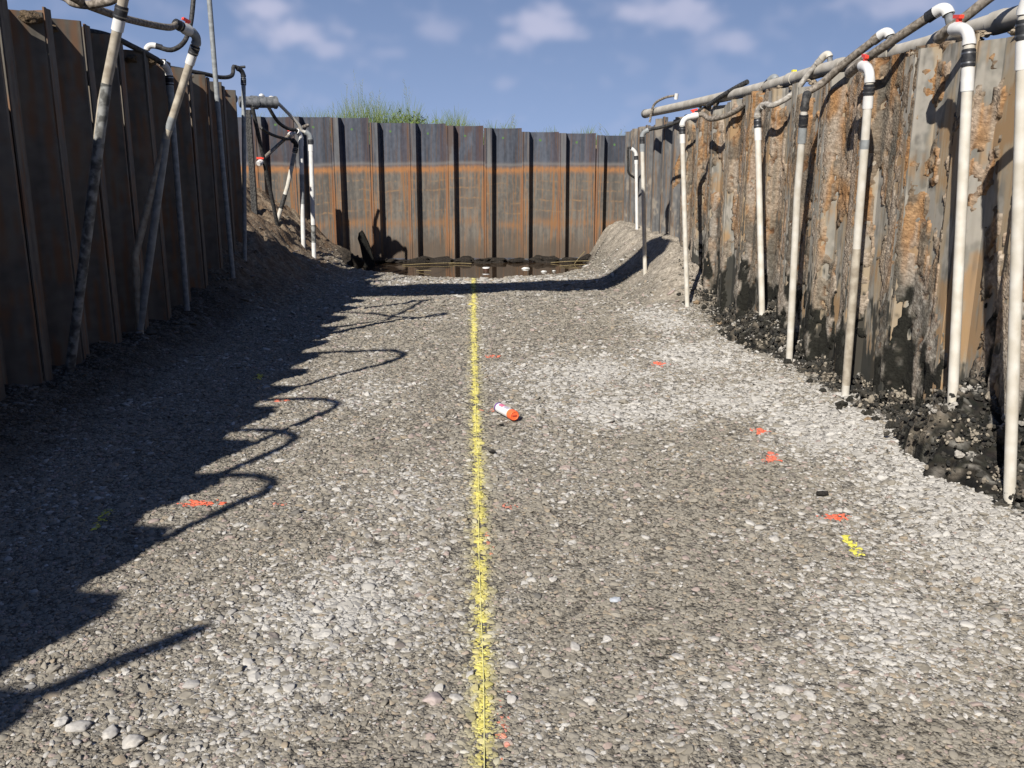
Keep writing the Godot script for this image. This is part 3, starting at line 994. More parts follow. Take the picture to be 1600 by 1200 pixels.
	var dd2 := 1.2
	while dd2 < 13.8:
		sp.append(Vector3(line_x(dd2) + 0.004 * sin(dd2 * 3.1), ground_y(line_x(dd2), dd2) + 0.004, -dd2))
		dd2 += 0.18
	solo("string_line", tube_mesh(sp, 0.0018, 6, 0.09), plain("string", lin(0.72, 0.68, 0.3), 0.8), "thin pale string stretched along the yellow paint line", "string")

	# larger stones that stand out one by one
	var big := [[0.67, 2.69, 0.030, "lone round white stone on brown gravel in front of the white heap"], [1.29, 2.91, 0.026, ""], [-1.18, 2.38, 0.042, ""], [-1.08, 2.36, 0.04, ""], [-0.14, 2.47, 0.046, "flat pinkish stone left of the yellow line beside a white stone"], [-0.07, 2.47, 0.03, ""], [0.10, 2.46, 0.026, ""], [0.33, 2.75, 0.03, ""],
		[0.52, 3.09, 0.03, "bluish white chip of stone standing on edge in grey gravel"], [1.13, 2.80, 0.03, ""], [1.31, 3.64, 0.038, ""], [0.82, 2.79, 0.026, ""], [-0.87, 3.28, 0.03, ""], [-0.92, 2.61, 0.034, ""], [-0.77, 2.73, 0.03, ""], [0.34, 2.43, 0.03, ""], [0.45, 2.81, 0.026, ""], [0.62, 2.42, 0.028, ""], [0.11, 2.66, 0.03, ""], [-0.03, 2.62, 0.024, ""], [1.60, 3.82, 0.034, "white stone touching an orange paint mark"],
		[-1.0, 2.32, 0.045, ""], [-0.6, 2.55, 0.03, ""], [-0.3, 2.85, 0.03, ""], [1.42, 2.72, 0.036, ""], [1.55, 2.9, 0.033, ""], [0.95, 2.45, 0.034, ""], [1.02, 2.42, 0.03, ""], [0.3, 3.3, 0.026, ""], [1.75, 3.2, 0.035, ""], [2.0, 3.4, 0.035, ""], [0.42, 4.1, 0.03, ""], [0.75, 3.7, 0.03, ""], [-0.5, 3.5, 0.03, ""], [-0.35, 3.9, 0.03, ""]]
	var shapes := []
	for k in 6:
		shapes.append(rock(500 + k, 2, 0.4, Vector3(1.0, 0.6, 0.78), false))
	var sm := [surf("pale_stone", lin(0.33, 0.315, 0.295), lin(0.46, 0.445, 0.42), 0.85, 12.0, 0.02, 0.0), surf("pink_stone", lin(0.33, 0.28, 0.265), lin(0.42, 0.36, 0.345), 0.85, 12.0, 0.02, 0.0), surf("blue_stone", lin(0.36, 0.39, 0.43), lin(0.48, 0.51, 0.55), 0.8, 12.0, 0.02, 0.0)]
	for k in big.size():
		var q: Array = big[k]
		var which := 1 if k == 4 else (2 if k == 8 else 0)
		var lab: String = q[3] if q[3] else "pale limestone cobble lying proud of the smaller gravel"
		var o := solo("limestone_cobble", shapes[k % 6], sm[which], lab, "stone", Vector3(q[0], ground_y(q[0], q[1]) + q[2] * 0.16, -q[1]), "larger stones lying on the gravel")
		o.scale = Vector3(q[2] * 0.85, q[2] * 0.55, q[2] * 0.8)
		o.rotation = Vector3(r.randfn() * 0.15, r.randf() * TAU, r.randfn() * 0.15)
	# dark scraps
	var dk := surf("scrap", lin(0.015, 0.014, 0.013), lin(0.05, 0.045, 0.04), 0.9, 12.0, 0.02, 0.6)
	for q in [[1.73, 4.17, 0.035, "flat black scrap on gravel near the orange marks"], [0.09, 4.88, 0.022, "small black clod right of the yellow line, nearer the string than the can"], [0.16, 5.48, 0.018, "tiny black crumb just below the spray can"]]:
		var o := solo("dark_clod", shapes[2], dk, q[3], "clod", Vector3(q[0], ground_y(q[0], q[1]) + 0.015, -q[1]))
		o.scale = Vector3(q[2], q[2] * 0.7, q[2] * 0.8)

# ---------------------------------------------------------------- pipes and hoses
var M := {}

func build_materials():
	bump_tex = grain(77, 0.03, Color.BLACK, Color.WHITE, 512, 1.4)
	M.pvc = surf("pvc", lin(0.40, 0.365, 0.30), lin(0.60, 0.585, 0.55), 0.45, 1.3, 0.02, 0.0, 1.1)
	M.pvc_clean = surf("pvc_clean", lin(0.54, 0.53, 0.51), lin(0.64, 0.64, 0.63), 0.38, 2.2, 0.016, 0.0, 1.8)
	M.pvc_tan = surf("pvc_tan", lin(0.24, 0.205, 0.16), lin(0.46, 0.42, 0.35), 0.6, 2.6, 0.016, 0.0, 1.5)
	M.pvc_grey = surf("pvc_grey", lin(0.17, 0.18, 0.185), lin(0.29, 0.31, 0.32), 0.5, 2.6, 0.016, 0.0, 1.5)
	M.pvc_stained = surf("pvc_stained", lin(0.07, 0.07, 0.066), lin(0.28, 0.285, 0.275), 0.6, 2.0, 0.02, 0.0, 3.0)
	M.rubber = surf("rubber", lin(0.012, 0.013, 0.016), lin(0.035, 0.036, 0.04), 0.55, 8.0, 0.02)
	M.hose = surf("hose", lin(0.10, 0.085, 0.068), lin(0.30, 0.265, 0.225), 0.8, 7.0, 0.016, 0.0, 2.4)
	M.hose_pale = surf("hose_pale", lin(0.22, 0.20, 0.175), lin(0.44, 0.42, 0.385), 0.85, 7.0, 0.016, 0.0, 2.4)
	M.hose_dark = surf("hose_dark", lin(0.018, 0.018, 0.019), lin(0.07, 0.068, 0.065), 0.6, 7.0, 0.016, 0.0, 2.0)
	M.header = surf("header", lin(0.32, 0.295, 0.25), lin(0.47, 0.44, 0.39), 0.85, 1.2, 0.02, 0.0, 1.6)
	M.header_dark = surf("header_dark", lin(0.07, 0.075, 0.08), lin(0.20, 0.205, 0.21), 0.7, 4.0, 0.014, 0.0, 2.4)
	M.red = plain("red_handle", lin(0.72, 0.06, 0.035), 0.4)
	M.clamp = plain("clamp", lin(0.25, 0.25, 0.25), 0.35)
	M.clamp.metallic = 0.9

func v3(a) -> Vector3:
	return Vector3(a[0], a[1], -a[2])      # x, height, depth

func between(path: Array, t: float) -> Vector3:
	# a point t metres down the first straight piece(s)
	var left := t
	for i in path.size() - 1:
		var l: float = (path[i + 1] - path[i]).length()
		if left <= l or i == path.size() - 2:
			return path[i].lerp(path[i + 1], left / l)
		left -= l
	return path[0]

func hose_mesh(pts: Array, r: float, ribbed := true, origin := Vector3.ZERO) -> Mesh:
	var p := smooth_path(pts, 0.012 if ribbed else 0.03)
	var rad := PackedFloat32Array()
	for i in p.size():
		rad.append(r * (1.0 + (0.035 if (i % 2 == 0 and ribbed) else 0.0)))
	return tube(p, rad, 12, null, origin).commit()

# spec: label, pipe (top..bottom), pr radius, pm material, hose points (elbow .. header), hm, hr, valve, sleeve, coupling, end
func well(spec: Dictionary):
	var pipe: Array = []
	for q in spec.pipe: pipe.append(v3(q))
	var root := thing("well_pipe", spec.label, "pipe", pipe[pipe.size() - 1], spec.get("group", ""))
	var o := -root.position
	var shift := func(a: Array) -> Array:
		var out := []
		for q in a: out.append(q + o)
		return out
	pipe = shift.call(pipe)
	var r: float = spec.get("r", 0.026)
	var low: Vector3 = pipe[pipe.size() - 1]
	var dirn: Vector3 = (low - pipe[pipe.size() - 2]).normalized()
	var body: Array = pipe.duplicate()
	body[body.size() - 1] = low + dirn * 0.15
	var cpl: float = spec.get("coupling", 0.0)      # length of the black coupling
	var slv: float = spec.get("sleeve", 0.0)
	var c0: float = spec.get("coupling_at", 0.03)
	# the body: straight pieces with sharp bends
	var dense := PackedVector3Array()
	for i in body.size() - 1:
		var n: int = max(1, int((body[i + 1] - body[i]).length() / 0.3))
		for k in n:
			dense.append(body[i].lerp(body[i + 1], float(k) / n))
	dense.append(body[body.size() - 1])
	part("pipe", tube(dense, r, 18).commit(), spec.get("pm", M.pvc), root)
	if cpl > 0.0:
		var a := between(body, c0)
		var b := between(body, c0 + cpl)
		var ru := part("coupling", collar(a, b, r * 1.28), M.rubber, root)
		for t in [0.015, cpl - 0.022]:
			var ca := between(body, c0 + t)
			var cb := between(body, c0 + t + 0.009)
			part("hose_clamp", collar(ca, cb, r * 1.34, 0.002), M.clamp, ru)
	if slv > 0.0:
		var a := between(body, c0 + cpl + 0.003)
		var b := between(body, c0 + cpl + slv)
		part("sleeve", collar(a, b, r * 1.2), spec.get("sm", M.pvc_clean), root)
	for bd in spec.get("bands", []):
		part("band", collar(between(body, bd[0]), between(body, bd[1]), r * 1.06, 0.003), M[bd[2]], root)
	if spec.has("hose"):
		var h: Array = []
		for q in spec.hose: h.append(v3(q))
		h = shift.call(h)
		var hr: float = spec.get("hr", 0.026)
		var top: Vector3 = pipe[0]
		# elbow from the pipe top round to the first hose point
		var d1: Vector3 = (top - pipe[1]).normalized()
		var d2: Vector3 = (h[0] - top)
		d2 = (d2 - d1 * d2.dot(d1) * 0.7).normalized()
		var e0 := top - d1 * 0.02
		var mid := top + d1 * 0.055
		var e1 := mid + d2 * 0.085
		var bez := PackedVector3Array()
		for k in 9:
			var t := k / 8.0
			bez.append(e0.lerp(mid, t).lerp(mid.lerp(e1, t), t))
		var rad := []
		for k in 9: rad.append(r * (1.24 if (k < 2 or k > 6) else 1.12))
		part("elbow", tube(bez, rad, 16).commit(), spec.get("em", M.pvc_clean), root)
		var hs: Vector3 = e1
		if spec.get("valve", false):
			var va := e1
			var vb := e1 + d2 * 0.09
			var vm := tube(PackedVector3Array([va, va.lerp(vb, 0.15), va.lerp(vb, 0.3), va.lerp(vb, 0.7), va.lerp(vb, 0.85), vb]), [r * 1.2, r * 1.25, r * 1.42, r * 1.42, r * 1.25, r * 1.2], 16).commit()
			var val := part("valve", vm, M.pvc_clean, root)
			var mc := va.lerp(vb, 0.5)
			var st := st_new()
			st.set_smooth_group(-1)
			var side := d2.cross(Vector3.UP).normalized()
			var bs := Basis(d2, side.cross(d2).normalized(), side)
			box(st, mc + bs.y * (r * 1.42 + 0.008), Vector3(0.011, 0.012, 0.011), bs)
			box(st, mc + bs.y * (r * 1.42 + 0.024) + d2 * 0.012, Vector3(0.036, 0.009, 0.012), bs)
			part("valve_handle", flat(st), M.red, val)
			hs = vb
			if spec.get("valve_rubber", false):
				var rb := part("coupling", collar(vb, vb + d2 * 0.075, r * 1.25), M.rubber, root)
				part("hose_clamp", collar(vb + d2 * 0.02, vb + d2 * 0.03, r * 1.31, 0.002), M.clamp, rb)
		var hp: Array = [hs - d2 * 0.01, hs + d2 * 0.05]
		for k in range(1, h.size()): hp.append(h[k])
		part("hose", hose_mesh(hp, hr, spec.get("ribbed", false)), spec.get("hm", M.hose), root)
		if spec.get("end", false):
			# white street elbow where the hose meets the header
			var l: Vector3 = h[h.size() - 1]
			var ld: Vector3 = (l - h[h.size() - 2]).normalized()
			part("coupling", collar(l - ld * 0.06, l + ld * 0.012, hr * 1.2), spec.get("endc", M.rubber), root)
			var f0 := l
			var f1 := l + ld * 0.075
			var dn := Vector3(0, -1, 0) + ld * 0.35
			var f2 := f1 + dn.normalized() * float(spec.get("drop", 0.09))
			var bz := PackedVector3Array()
			for k in 9:
				var t := k / 8.0
				bz.append(f0.lerp(f1, t).lerp(f1.lerp(f2, t), t))
			part("end_elbow", tube(bz, hr * 1.25, 14).commit(), spec.get("endm", M.pvc_clean), root)
			part("nipple", tube(PackedVector3Array([f2, f2 + dn.normalized() * 0.06]), hr * 0.9, 12).commit(), M.header_dark, root)
	return root

func build_pipes():
	# ----- right: white risers in the sun
	well({label = "short white riser on the sand bank with a black hose curled behind its top", pipe = [[2.53, 1.80, 14.3], [2.58, 0.65, 14.3]], coupling = 0.06, coupling_at = 0.02, sleeve = 0.07, r = 0.025, pm = M.pvc_clean,
		hose = [[2.50, 1.84, 14.3], [2.42, 1.66, 14.36], [2.44, 1.52, 14.42], [2.56, 1.44, 14.5]], hr = 0.018, hm = M.hose_dark, group = "risers along the sunlit wall"})
	well({label = "white riser on the sand bank with a grey fitting and thin black hose on top", pipe = [[2.12, 1.98, 11.6], [2.22, 0.24, 11.6]], coupling = 0.085, coupling_at = 0.0, r = 0.026, sleeve = 0.1, sm = M.pvc_grey, em = M.pvc_grey,
		hose = [[2.2, 2.05, 11.58], [2.30, 2.08, 11.45], [2.48, 2.14, 11.2], [2.66, 2.25, 10.95], [2.8, 2.33, 10.8]], hr = 0.020, hm = M.hose_dark, group = "risers along the sunlit wall"})
	well({label = "white riser with red valve handle below the end of the header pipe", pipe = [[2.26, 2.06, 10.0], [2.28, 1.7, 9.98], [2.38, 0.13, 9.9]], coupling = 0.075, sleeve = 0.1, valve = true,
		hose = [[2.36, 2.12, 10.0], [2.53, 2.10, 9.78], [2.67, 2.16, 9.4], [2.79, 2.33, 9.0], [2.84, 2.41, 8.9]], hm = M.hose, hr = 0.027, end = true, endm = M.pvc_grey, endc = M.hose_dark, drop = 0.04, group = "risers along the sunlit wall"})
	well({label = "white riser whose pale hose climbs in a loop to the header, yellow flag behind", pipe = [[2.50, 2.05, 8.12], [2.58, 0.42, 7.91], [2.595, 0.1, 7.88]], coupling = 0.08, sleeve = 0.11, r = 0.0265, em = M.hose_pale,
		hose = [[2.53, 2.10, 8.02], [2.57, 2.12, 7.91], [2.70, 2.21, 7.81], [2.80, 2.37, 7.74], [2.86, 2.47, 7.65]], hm = M.hose_pale, hr = 0.024, end = true, endm = M.pvc, endc = M.hose_pale, drop = 0.05, group = "risers along the sunlit wall"})
	well({label = "white riser leaning towards the wall under a grey hose with a black bend", pipe = [[2.43, 2.03, 6.77], [2.48, 1.42, 6.93], [2.55, 0.06, 7.03]], coupling = 0.09, coupling_at = 0.05, sleeve = 0.12, sm = M.pvc_grey, r = 0.0265, em = M.hose_dark,
		hose = [[2.46, 2.11, 6.82], [2.58, 2.21, 6.85], [2.68, 2.34, 6.68], [2.80, 2.48, 6.44]], hm = M.hose, hr = 0.028, end = true, drop = 0.05, endc = M.hose, group = "risers along the sunlit wall"})
	well({label = "white riser with a grey patch, red-handled valve and hose looping back up", pipe = [[2.44, 2.13, 5.70], [2.56, 0.0, 5.92]], coupling = 0.065, coupling_at = 0.03, sleeve = 0.08, r = 0.026, valve = true, bands = [[0.36, 0.42, "pvc_grey"], [1.05, 2.0, "pvc_tan"]],
		hose = [[2.45, 2.2, 5.83], [2.47, 2.20, 6.10], [2.53, 2.25, 6.17], [2.60, 2.34, 5.93], [2.73, 2.47, 5.66], [2.76, 2.50, 5.60]], hm = M.hose, hr = 0.029, end = true, drop = 0.06, group = "risers along the sunlit wall"})
	well({label = "thick white riser with red valve, standing in the black mud bank", pipe = [[2.50, 2.22, 4.69], [2.55, 0.46, 4.55], [2.56, 0.1, 4.52]], coupling = 0.085, coupling_at = 0.04, sleeve = 0.12, r = 0.0265, valve = true, bands = [[0.21, 0.25, "pvc_grey"]],
		hose = [[2.50, 2.29, 4.80], [2.50, 2.27, 5.0], [2.54, 2.30, 5.07], [2.62, 2.38, 4.98], [2.72, 2.49, 4.84], [2.86, 2.58, 4.6]], hm = M.hose, hr = 0.0265, end = true, group = "risers along the sunlit wall"})
	well({label = "long white riser standing at the edge of the gravel in front of a dark hollow", pipe = [[2.30, 2.24, 3.90], [2.52, -0.02, 3.88]], coupling = 0.08, coupling_at = 0.04, sleeve = 0.12, r = 0.0265,
		hose = [[2.34, 2.32, 3.8], [2.48, 2.40, 3.6], [2.7, 2.5, 3.5], [2.86, 2.55, 3.4]], hm = M.hose, hr = 0.029, end = true, group = "risers along the sunlit wall"})
	# header pipe on the right wall
	var hp := [[2.43, 2.34, 13.1], [2.58, 2.35, 12.0], [2.74, 2.36, 10.6], [2.84, 2.36, 8.9], [2.88, 2.38, 7.64], [2.90, 2.37, 6.92], [2.90, 2.36, 5.94], [2.88, 2.37, 5.47], [2.85, 2.37, 4.6], [2.83, 2.37, 2.5], [2.83, 2.37, -2.5]]
	var pts := []
	for q in hp: pts.append(v3(q) - v3(hp[0]))
	var hd := thing("header_pipe", "thick mud-coated collector pipe lying along the top of the sunlit wall", "pipe", v3(hp[0]))
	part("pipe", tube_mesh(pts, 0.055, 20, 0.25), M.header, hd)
	var dd := (pts[1] - pts[0] as Vector3).normalized()
	part("end_cap", collar(-dd * 0.02, dd * 0.05, 0.061, 0.008, 20), M.header_dark, hd)
	for k in 5:
		var a: Vector3 = pts[3 + k]
		var b: Vector3 = pts[4 + k]
		var s := (b - a).normalized()
		var c := a.lerp(b, 0.45)
		part("pipe_joint", collar(c - s * 0.06, c + s * 0.06, 0.063, 0.006, 20), M.header, hd)
	# strap hose hung over the header's end, and a small hose bow
	var bow := thing("hose_bow", "short brown hose with white cap bowed over the end of the collector pipe", "hose")
	part("hose", hose_mesh([v3([2.40, 2.20, 12.6]), v3([2.44, 2.42, 12.55]), v3([2.54, 2.50, 12.35]), v3([2.66, 2.52, 12.2])], 0.016), M.hose, bow)
	part("cap", collar(v3([2.66, 2.47, 12.2]), v3([2.665, 2.545, 12.19]), 0.026), M.pvc_clean, bow)
	solo("loose_hose", hose_mesh([v3([2.62, 2.27, 10.35]), v3([2.68, 2.34, 10.1]), v3([2.78, 2.42, 9.85]), v3([2.86, 2.47, 9.7])], 0.026), M.hose_dark, "stub of black hose slanting up behind the red valve", "hose")
	var fl := st_new()
	fl.set_smooth_group(-1)
	box(fl, v3([2.86, 2.432, 8.3]), Vector3(0.018, 0.014, 0.02))
	solo("yellow_tag", flat(fl), plain("tag_yellow", lin(0.72, 0.62, 0.03), 0.6), "small yellow tag stuck on top of the collector pipe", "tag")
	# earth and rags along the crest of the right wall
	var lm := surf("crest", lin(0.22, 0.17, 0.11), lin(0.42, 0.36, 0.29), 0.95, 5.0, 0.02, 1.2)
	var rs := []
	for k in 4: rs.append(rock(700 + k, 2, 0.8, Vector3(1, 0.5, 0.8), false))
	for k in 46:
		var d := rng.randf_range(2.8, 11.0)
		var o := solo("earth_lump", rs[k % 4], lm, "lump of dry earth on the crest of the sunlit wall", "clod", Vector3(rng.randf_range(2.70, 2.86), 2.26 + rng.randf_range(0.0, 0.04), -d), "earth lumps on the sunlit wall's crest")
		o.scale = Vector3.ONE * rng.randf_range(0.02, 0.05)
		o.rotation.y = rng.randf() * TAU

	# ----- left: risers in the shade
	well({label = "stained pipe leaning out of the shaded wall, tan above and blotched below", pipe = [[-2.20, 2.86, 6.38], [-2.30, 2.68, 6.45], [-2.54, 2.04, 6.55], [-3.06, 0.06, 6.7]], coupling = 0.085, coupling_at = 0.26, sleeve = 0.08, r = 0.033, pm = M.pvc_tan, bands = [[0.78, 2.95, "pvc_stained"]],
		hose = [[-2.24, 2.95, 6.4], [-2.32, 2.72, 6.45], [-2.5, 2.66, 6.5], [-2.66, 2.67, 6.55], [-2.85, 2.74, 6.6], [-3.68, 2.78, 6.6]], hm = M.hose, hr = 0.028, group = "risers along the shaded wall"})
	well({label = "kinked tan pipe with red valve and straight brown hose beside the shaded wall", pipe = [[-2.26, 2.60, 7.9], [-2.60, 1.86, 8.0], [-3.0, 0.84, 8.1], [-3.06, 0.1, 8.2]], coupling = 0.075, coupling_at = 0.03, sleeve = 0.085, r = 0.032, pm = M.pvc_tan, em = M.pvc_grey, valve = true, valve_rubber = true, bands = [[0.65, 0.76, "pvc_grey"], [0.84, 2.6, "pvc_grey"]],
		hose = [[-2.30, 2.66, 7.8], [-2.37, 2.66, 7.52], [-2.48, 2.64, 7.0], [-2.58, 2.66, 6.6], [-2.75, 2.72, 6.1], [-3.68, 2.78, 5.4]], hm = M.hose, hr = 0.026, group = "risers along the shaded wall"})
	well({label = "thin grey pipe standing close against the shaded wall behind the kinked pipe", pipe = [[-2.98, 2.50, 9.4], [-3.0, 0.3, 9.4]], coupling = 0.09, coupling_at = 0.02, sleeve = 0.1, sm = M.pvc_grey, r = 0.029, pm = M.pvc_grey,
		hose = [[-3.0, 2.56, 9.36], [-3.05, 2.62, 9.25], [-3.12, 2.68, 8.9], [-3.24, 2.74, 8.5], [-3.6, 2.76, 8.1]], hm = M.hose_dark, hr = 0.026, group = "risers along the shaded wall"})
	well({label = "tall thin grey pole rising above the shaded wall with a hose hung from its top", pipe = [[-2.95, 3.72, 10.9], [-2.94, 3.43, 10.9], [-2.93, 1.83, 10.9], [-2.90, 0.25, 10.9]], r = 0.028, pm = M.pvc_grey, em = M.pvc_grey,
		hose = [[-2.94, 3.8, 10.8], [-2.86, 3.74, 10.3], [-2.83, 3.48, 10.0], [-2.86, 3.27, 10.0], [-2.88, 3.02, 9.9], [-2.93, 2.84, 9.8], [-3.04, 2.755, 9.72], [-3.18, 2.79, 9.7]], hm = M.hose_dark, hr = 0.024, end = true, drop = 0.06, group = "risers along the shaded wall"})
	var kr: Node3D = well({label = "grey riser near the end of the shaded wall with a black hose to its left", pipe = [[-2.81, 2.70, 11.7], [-2.93, 0.34, 11.6]], coupling = 0.085, coupling_at = 0.03, r = 0.026, pm = M.pvc_grey, em = M.rubber,
		hose = [[-2.85, 2.75, 11.66], [-2.9, 2.68, 11.5], [-2.98, 2.64, 11.3], [-3.14, 2.66, 11.0], [-3.5, 2.70, 10.6]], hm = M.hose_dark, hr = 0.024, group = "risers along the shaded wall"})
	part("valve_knob", collar(v3([-2.85, 2.795, 11.7]) - kr.position, v3([-2.78, 2.80, 11.7]) - kr.position, 0.016), M.rubber, kr)
	# cluster in the far left corner
	well({label = "white riser with a dark patch on the dirt slope, pale hose climbing from its top", pipe = [[-2.43, 2.03, 14.0], [-2.47, 0.20, 14.0]], coupling = 0.07, coupling_at = 0.02, sleeve = 0.1, r = 0.034, pm = M.pvc_clean, em = M.pvc_grey, bands = [[1.28, 1.55, "pvc_stained"]],
		hose = [[-2.5, 2.13, 13.98], [-2.58, 2.22, 13.92], [-2.76, 2.44, 13.75], [-2.86, 2.55, 13.65]], hm = M.pvc, hr = 0.024, end = true, drop = 0.04, endc = M.pvc, group = "risers in the far left corner"})
	well({label = "white riser half grey in the middle, next to the dark-patched one on the slope", pipe = [[-2.63, 2.05, 14.3], [-2.68, 0.4, 14.3]], sleeve = 0.1, r = 0.034, pm = M.pvc_clean, em = M.pvc_clean, bands = [[0.55, 1.0, "pvc_grey"]],
		hose = [[-2.66, 2.13, 14.25], [-2.78, 2.17, 14.1], [-2.88, 2.25, 13.95], [-2.95, 2.40, 13.8], [-3.02, 2.57, 13.7]], hm = M.hose_dark, hr = 0.026, end = true, drop = 0.04, group = "risers in the far left corner"})
	well({label = "slanting patched grey and white pipe propped on the dirt slope", pipe = [[-2.71, 1.92, 14.3], [-2.87, 1.33, 14.3], [-3.06, 0.80, 14.3], [-3.13, 0.6, 14.3]], coupling = 0.07, r = 0.032, pm = M.pvc, em = M.rubber, bands = [[0.12, 0.3, "pvc_grey"], [0.75, 0.98, "hose_dark"]],
		hose = [[-2.75, 1.98, 14.25], [-2.81, 2.02, 14.0], [-2.94, 2.07, 13.7], [-3.02, 2.15, 13.4]], hm = M.hose_dark, hr = 0.022, group = "risers in the far left corner"})
	var dh := thing("valve_hose", "brown hose with red and white valves crossing the far left corner", "hose", v3([-3.10, 1.65, 13.5]))
	var o := -dh.position
	part("hose", hose_mesh([v3([-2.56, 2.24, 14.58]) + o, v3([-2.72, 2.15, 14.4]) + o, v3([-2.88, 1.98, 14.1]) + o, v3([-3.02, 1.80, 13.8]) + o, Vector3(0, 0.02, 0)], 0.026), M.hose, dh)
	for q in [[-2.77, 2.10, 14.3], [-3.09, 1.68, 13.55]]:
		var c: Vector3 = v3(q) + o
		var dr := (v3([-2.56, 2.24, 14.58]) - v3([-3.1, 1.65, 13.5])).normalized()
		var vb := part("valve", collar(c - dr * 0.06, c + dr * 0.06, 0.042, 0.01), M.pvc_clean, dh)
		var st := st_new()
		st.set_smooth_group(-1)
		box(st, c + Vector3(0, 0.055, 0.01), Vector3(0.05, 0.014, 0.016))
		part("valve_handle", flat(st), M.red, vb)
	var lp := solo("dark_pole", tube_mesh([v3([-3.10, 2.42, 13.3]), v3([-3.04, 1.62, 13.6]), v3([-2.97, 0.55, 14.0])], 0.03, 12, 0.2), M.hose_dark, "dark slanting pole crossing in front of the dirt slope", "pole")
	# header on the left wall and its end in the corner
	var lh := [[-3.72, 2.70, -4.5], [-3.72, 2.70, 0.0], [-3.72, 2.70, 3.0], [-3.70, 2.70, 6.0], [-3.66, 2.68, 8.0], [-3.58, 2.65, 10.0], [-3.45, 2.61, 12.0], [-3.34, 2.53, 13.2]]
	pts = []
	for q in lh: pts.append(v3(q) - v3(lh[7]))
	var hl := thing("header_pipe", "dark collector pipe lying along the top of the shaded wall", "pipe", v3(lh[7]))
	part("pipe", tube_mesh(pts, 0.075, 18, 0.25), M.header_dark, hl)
	var lb := thing("header_pipe", "grey stub of collector pipe turning into the far left corner", "pipe", v3([-3.28, 2.50, 13.35]))
	part("pipe", tube_mesh([Vector3(0, 0, 0), Vector3(0.43, 0.01, -0.25)], 0.078, 18, 0.25), M.header_dark, lb)
	part("pipe_joint", collar(Vector3(0.13, 0, -0.075), Vector3(0.22, 0.0, -0.13), 0.094, 0.008, 18), M.header_dark, lb)
	part("end_cap", collar(Vector3(0.42, 0.01, -0.244), Vector3(0.46, 0.01, -0.268), 0.09, 0.01, 18), M.header_dark, lb)
	# slim bar standing in for dark hose and pile shadows near that stub
	var pst := st_new()
	pst.set_smooth_group(-1)
	box(pst, v3([-3.40, 1.55, 14.3]), Vector3(0.04, 0.9, 0.04))
	solo("shadow_post", flat(pst), M.hose_dark, "slim bar standing in for dark hose and pile shadows behind the collector pipe stub", "post")
	# ----- risers beside the camera: only their shadows reach the picture
	var near := [
		[[-3.02, 3.20, -1.05], [-3.0, 0.1, 0.7], "tall pale riser against the shaded wall, last of the row"],
		[[-2.96, 2.96, 0.58], [-2.98, 0.1, 0.5], "pale riser against the shaded wall, its hose bent low"],
		[[-2.98, 2.92, 1.45], [-2.98, 0.1, 1.45], "pale riser against the shaded wall, second from the bare stretch"],
		[[-2.84, 2.96, 2.15], [-2.98, 0.1, 2.1], "pale riser against the shaded wall with a wide hose bow"],
		[[-2.58, 3.02, 3.85], [-2.98, 0.1, 3.9], "pale riser leaning well clear of the shaded wall"]]
	for k in near.size():
		var t: Array = near[k][0]
		var d: float = t[2]
		var bow_pts := [[t[0] - 0.02, t[1] + 0.06, d + 0.12], [t[0] - 0.06, t[1] + 0.03, d + 0.25], [t[0] - 0.16, t[1] - 0.03, d + 0.38], [-3.68, 2.76, d + 0.55]]
		if k == 0:
			bow_pts = [[t[0] - 0.05, t[1] + 0.02, d - 0.05], [t[0] - 0.32, t[1] - 0.2, d - 0.22], [-3.68, 2.76, d - 0.48]]
		well({label = near[k][2], pipe = [t, near[k][1]], coupling = 0.08, sleeve = 0.1, r = 0.0265, pm = M.pvc_tan, hose = bow_pts, hr = 0.028, hm = M.hose, group = "risers along the shaded wall"})
	# lumps of earth on the crest of the left wall
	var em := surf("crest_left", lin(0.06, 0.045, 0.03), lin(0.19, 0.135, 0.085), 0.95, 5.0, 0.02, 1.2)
	for k in 40:
		var d2 := rng.randf_range(5.0, 12.7)
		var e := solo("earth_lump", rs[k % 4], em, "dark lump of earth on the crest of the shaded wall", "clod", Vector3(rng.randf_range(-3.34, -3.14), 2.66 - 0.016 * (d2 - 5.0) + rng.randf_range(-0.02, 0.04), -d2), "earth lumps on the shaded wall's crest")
		e.scale = Vector3.ONE * rng.randf_range(0.05, 0.12)
		e.rotation.y = rng.randf() * TAU

